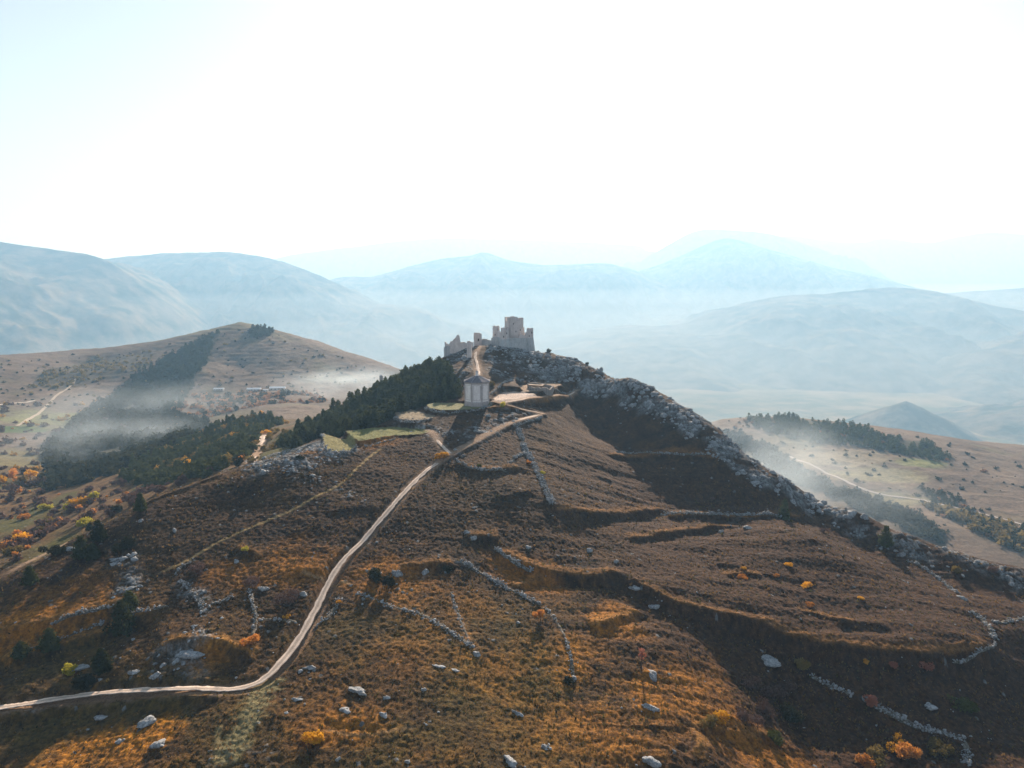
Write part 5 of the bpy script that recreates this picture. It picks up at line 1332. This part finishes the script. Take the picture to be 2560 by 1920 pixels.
# scrub, as masses nobody could count
def scrub(name, polys, sp, thin, mat, lo, hi, clump=0.0, rmin=300, wl=40):
    X, Y = [], []
    for p in polys:
        a, b = wood_points(p, sp, .5, g0, rmin=rmin); k = (perlin(a / wl, b / wl, 33) + .4 * rs.rand(len(a))) > clump; k &= rs.rand(len(a)) < thin; X.append(a[k]); Y.append(b[k])
    merged(name, np.concatenate(X), np.concatenate(Y), sh_s, mat, lo, hi)
sh_s = [bushy(700 + i, 2.2, 2.6, 60, 2, .7) for i in range(6)]
VL = [(0,1000),(0,1230),(60,1205),(150,1160),(300,1085),(400,1045),(480,1012),(540,990),(400,1050),(250,1045),(120,1070),(60,1060)]
scrub('brown_scrub', [VL], 7, .55, LM['brown'], .5, 1.3, -.05)
scrub('orange_scrub', [VL], 12, .45, LM['orange'], .35, 1.0, .05)
scrub('gully_scrub', [[(480,1010),(560,990),(600,965),(690,948),(620,935),(585,930),(560,985),(510,1000)]], 5, .6, LM['mix'], .3, .9, -.1)
# ------------------------------------------------------------------ woods of the middle distance
sh_f = [conifer(800 + i, 6 + .8 * i, 3.4, 46, 2, 1.2) for i in range(5)]
sh_g = [bushy(820 + i, 4.0, 5.0, 46, 2, 1.25) for i in range(5)]
def far_wood(name, key, sp, thin, mat, shapes, lo, hi, clump=-.6, wl=60):
    p = mid_polys()[key]; a, b = wood_points(p, sp, .5, g0, rmin=500); k = ((perlin(a / wl, b / wl, 41) + .3 * rs.rand(len(a))) > clump) & (rs.rand(len(a)) < thin)
    a, b = a[k], b[k]; sh0 = shapes
    Z = gm.at(a, b); S = rs.uniform(lo, hi, len(a)); Vs, Fs, n0 = [], [], 0
    for i in range(len(a)):
        V, F = shapes[rs.randint(len(shapes))]; t = rs.rand() * 6.28; c_, s_ = math.cos(t), math.sin(t); v = V * S[i]
        zz = gz(a[i], b[i])
        Vs.append(np.stack([v[:, 0] * c_ - v[:, 1] * s_ + a[i], v[:, 0] * s_ + v[:, 1] * c_ + b[i], v[:, 2] + zz - .5], -1)); Fs.append(F + n0); n0 += len(v)
    if Vs: props(obj(name, mesh_np(name, np.concatenate(Vs), np.concatenate(Fs), mat)), kind='stuff')
far_wood('hill_wood', 'wood_left', 8.5, .95, LM['pine'], sh_f, .8, 1.4)
far_wood('hilltop_copse', 'copse', 7, .95, LM['pine'], sh_f, .8, 1.3)
far_wood('ridge_wood', 'wood_right', 8, .9, LM['pine'], sh_f, .7, 1.3, -.25)
far_wood('field_spinney', 'spinney', 8, .9, LM['pine'], sh_f, .6, 1.1)
far_wood('gorge_wood', 'gorge', 8, .8, LM['dark'], sh_g, .6, 1.2, -.3)
far_wood('tree_belt', 'belt', 8, .85, LM['mix'], sh_g, .7, 1.3, -.2)
far_wood('belt_conifers', 'belt', 11, .7, LM['pine'], sh_f, .8, 1.3, -.2)
far_wood('valley_wood', 'valley_wood', 8, .85, LM['dark'], sh_g, .6, 1.3, -.25)
far_wood('hillside_scrub', 'scrub_left', 11, .55, LM['mix'], sh_g, .3, .9, -.05, 80)
MS = {'a': [(1560,905),(1700,905),(1850,925),(2000,948),(2212,1000),(2212,1190),(2050,1150),(1900,1080),(1750,1010),(1620,960)], 'b': [(0,775),(160,765),(340,752),(440,740),(520,708),(700,755),(850,800),(700,850),(600,860),(250,860),(0,900)],
      'c': [(0,880),(250,865),(350,930),(200,1010),(100,1050),(0,1020)], 'd': [(380,850),(700,850),(700,875),(560,880),(430,905),(350,930)]}
for nm, key, sp, th, mt, lo, hi, cl in (('pasture_scrub', 'a', 17, .45, 'dark', .15, .7, -.05), ('upland_scrub', 'b', 26, .35, 'mix', .3, .7, .05), ('field_scrub', 'c', 17, .5, 'brown', .4, 1.0, .0), ('hedgerow_scrub', 'c', 22, .4, 'gold2', .3, .8, .05), ('foothill_scrub', 'd', 11, .7, 'rust', .4, .9, -.1), ('foothill_trees', 'd', 14, .6, 'dark', .5, 1.1, -.1), ('upland_bushes', 'b', 17, .45, 'dark', .2, .55, -.05), ('russet_scrub', 'a', 34, .35, 'rust', .3, .8, .1)):
    _mp = mid_polys; mid_polys = (lambda K: (lambda: MS))(0)
    far_wood(nm, key, sp, th, LM[mt], sh_g, lo, hi, cl); mid_polys = _mp
# ------------------------------------------------------------------ roads of the middle distance
def mid_road(name, px, hw, c):
    p = smooth(wxy(px, g0, rmin=400), 3); p = dens(p, 5.0); z = np.array([gz(a, b) for a, b in p]); k = 3
    t = np.gradient(p, axis=0); t /= np.hypot(t[:, 0], t[:, 1])[:, None]; nx, ny = -t[:, 1], t[:, 0]; V = []
    for f in (-1, -.5, 0, .5, 1):
        X, Y = p[:, 0] + nx * hw * f, p[:, 1] + ny * hw * f; V.append(np.stack([X, Y, np.array([gz(a, b) for a, b in zip(X, Y)]) + .5], -1))
    m = len(p); F = []
    for q in range(4): a = np.arange(m - 1) + q * m; F.append(np.stack([a, a + 1, a + m + 1, a + m], -1))
    props(obj(name, mesh_np(name, np.concatenate(V), np.concatenate(F), flat_mat(name, c), None, True)), kind='structure')
mid_road('valley_road', [(1700,985),(1745,1005),(1780,1022),(1813,1039),(1852,1057),(1905,1072),(1982,1076),(2030,1090),(2119,1107),(2193,1131),(2260,1150)], 2.1, (.30, .27, .24))
mid_road('farm_track', [(165,822),(150,840),(115,861),(100,885),(75,903),(37,926)], 2.0, (.34, .28, .2))
mid_road('field_lane', [(-20,880),(30,876),(75,868)], 2.6, (.5, .45, .38))
# ------------------------------------------------------------------ haze
def haze_box():
    x0, x1, y0, y1, z0, z1 = -26000, 26000, -500, 26000, -1001, 1250
    V = [(x, y, z) for x in (x0, x1) for y in (y0, y1) for z in (z0, z1)]
    F = [(0, 1, 3, 2), (4, 6, 7, 5), (0, 4, 5, 1), (2, 3, 7, 6), (0, 2, 6, 4), (1, 5, 7, 3)]
    m = bpy.data.materials.new('haze'); m.use_nodes = True; t = m.node_tree; t.nodes.clear()
    pv = t.nodes.new('ShaderNodeVolumePrincipled'); out = t.nodes.new('ShaderNodeOutputMaterial')
    pv.inputs['Color'].default_value = (0.255, 0.475, 0.72, 1); pv.inputs['Absorption Color'].default_value = (0.5, 0.5, 0.5, 1)
    pv.inputs['Density'].default_value = HAZE
    pv.inputs['Anisotropy'].default_value = 0.26
    t.links.new(pv.outputs[0], out.inputs['Volume'])
    me = mesh_np('haze', V, F, m)
    return props(obj('haze', me), kind='stuff')
HAZE = 1.5e-4
def smoke(c, size, rz, dens_, scale, seed, label=None):
    m = bpy.data.materials.new('smoke'); m.use_nodes = True; t = m.node_tree; t.nodes.clear()
    pv = t.nodes.new('ShaderNodeVolumePrincipled'); out = t.nodes.new('ShaderNodeOutputMaterial'); tc = t.nodes.new('ShaderNodeTexCoord')
    pv.inputs['Color'].default_value = (0.72, 0.88, 1.0, 1); pv.inputs['Anisotropy'].default_value = 0.45
    ln = t.nodes.new('ShaderNodeVectorMath'); ln.operation = 'LENGTH'; t.links.new(tc.outputs['Object'], ln.inputs[0])
    fo = t.nodes.new('ShaderNodeMapRange'); fo.interpolation_type = 'SMOOTHSTEP'; fo.inputs[1].default_value = 0.15; fo.inputs[2].default_value = 1.0; fo.inputs[3].default_value = 1; fo.inputs[4].default_value = 0
    t.links.new(ln.outputs['Value'], fo.inputs[0])
    mp = t.nodes.new('ShaderNodeMapping'); mp.inputs['Location'].default_value = (seed, seed, 0); mp.inputs['Scale'].default_value = scale; t.links.new(tc.outputs['Object'], mp.inputs[0])
    n = noise_node(t, 1.0, 4, 0.6, mp.outputs[0])
    r = t.nodes.new('ShaderNodeMapRange'); r.inputs[1].default_value = 0.38; r.inputs[2].default_value = 0.72; r.inputs[3].default_value = 0; r.inputs[4].default_value = 1
    t.links.new(n.outputs[0], r.inputs[0])
    a = t.nodes.new('ShaderNodeMath'); a.operation = 'MULTIPLY'; t.links.new(fo.outputs[0], a.inputs[0]); t.links.new(r.outputs[0], a.inputs[1])
    b = t.nodes.new('ShaderNodeMath'); b.operation = 'MULTIPLY'; b.inputs[1].default_value = dens_; t.links.new(a.outputs[0], b.inputs[0]); t.links.new(b.outputs[0], pv.inputs['Density'])
    t.links.new(pv.outputs[0], out.inputs['Volume'])
    me = mesh_np('smoke', ICO2[0] * 1.02, ICO2[1], m)
    o = obj('smoke', me, None, c); o.scale = size; o.rotation_euler = (0, 0, rz); props(o, kind='stuff')
smoke(W(215, 975, 720), (150, 150, 42), R(25), 0.008, (1.2, 1.2, 1.0), 1.3)
smoke(W(300, 905, 900), (210, 190, 55), R(40), 0.0045, (1.6, 1.2, 1.0), 4.7)
smoke(W(745, 825, 1150), (150, 130, 34), R(0), 0.008, (1.8, 1.3, 1.2), 8.1)
smoke(W(1640, 985, 800), (160, 240, 40), R(-25), 0.0045, (1.8, 1.0, 1.2), 2.9)
smoke(W(1800, 1060, 640), (130, 130, 32), R(-25), 0.004, (1.8, 1.2, 1.2), 6.2)
haze_box()

def mist_bank(name, x0, x1, y0, y1, z0, z1, dens_):
    V = [(x, y, z) for x in (x0, x1) for y in (y0, y1) for z in (z0, z1)]
    F = [(0, 1, 3, 2), (4, 6, 7, 5), (0, 4, 5, 1), (2, 3, 7, 6), (0, 2, 6, 4), (1, 5, 7, 3)]
    m = bpy.data.materials.new(name); m.use_nodes = True; t = m.node_tree; t.nodes.clear()
    pv = t.nodes.new('ShaderNodeVolumePrincipled'); out = t.nodes.new('ShaderNodeOutputMaterial')
    pv.inputs['Color'].default_value = (0.66, 0.84, 1.0, 1); pv.inputs['Density'].default_value = dens_; pv.inputs['Anisotropy'].default_value = 0.1
    t.links.new(pv.outputs[0], out.inputs['Volume'])
    props(obj(name, mesh_np(name, V, F, m)), kind='stuff')
mist_bank('valley_mist', -24000, 24000, 3000, 25400, -990, -420, 1.1e-4)
mist_bank('valley_mist', -23000, 23000, 5000, 25300, -980, -150, 6e-5)
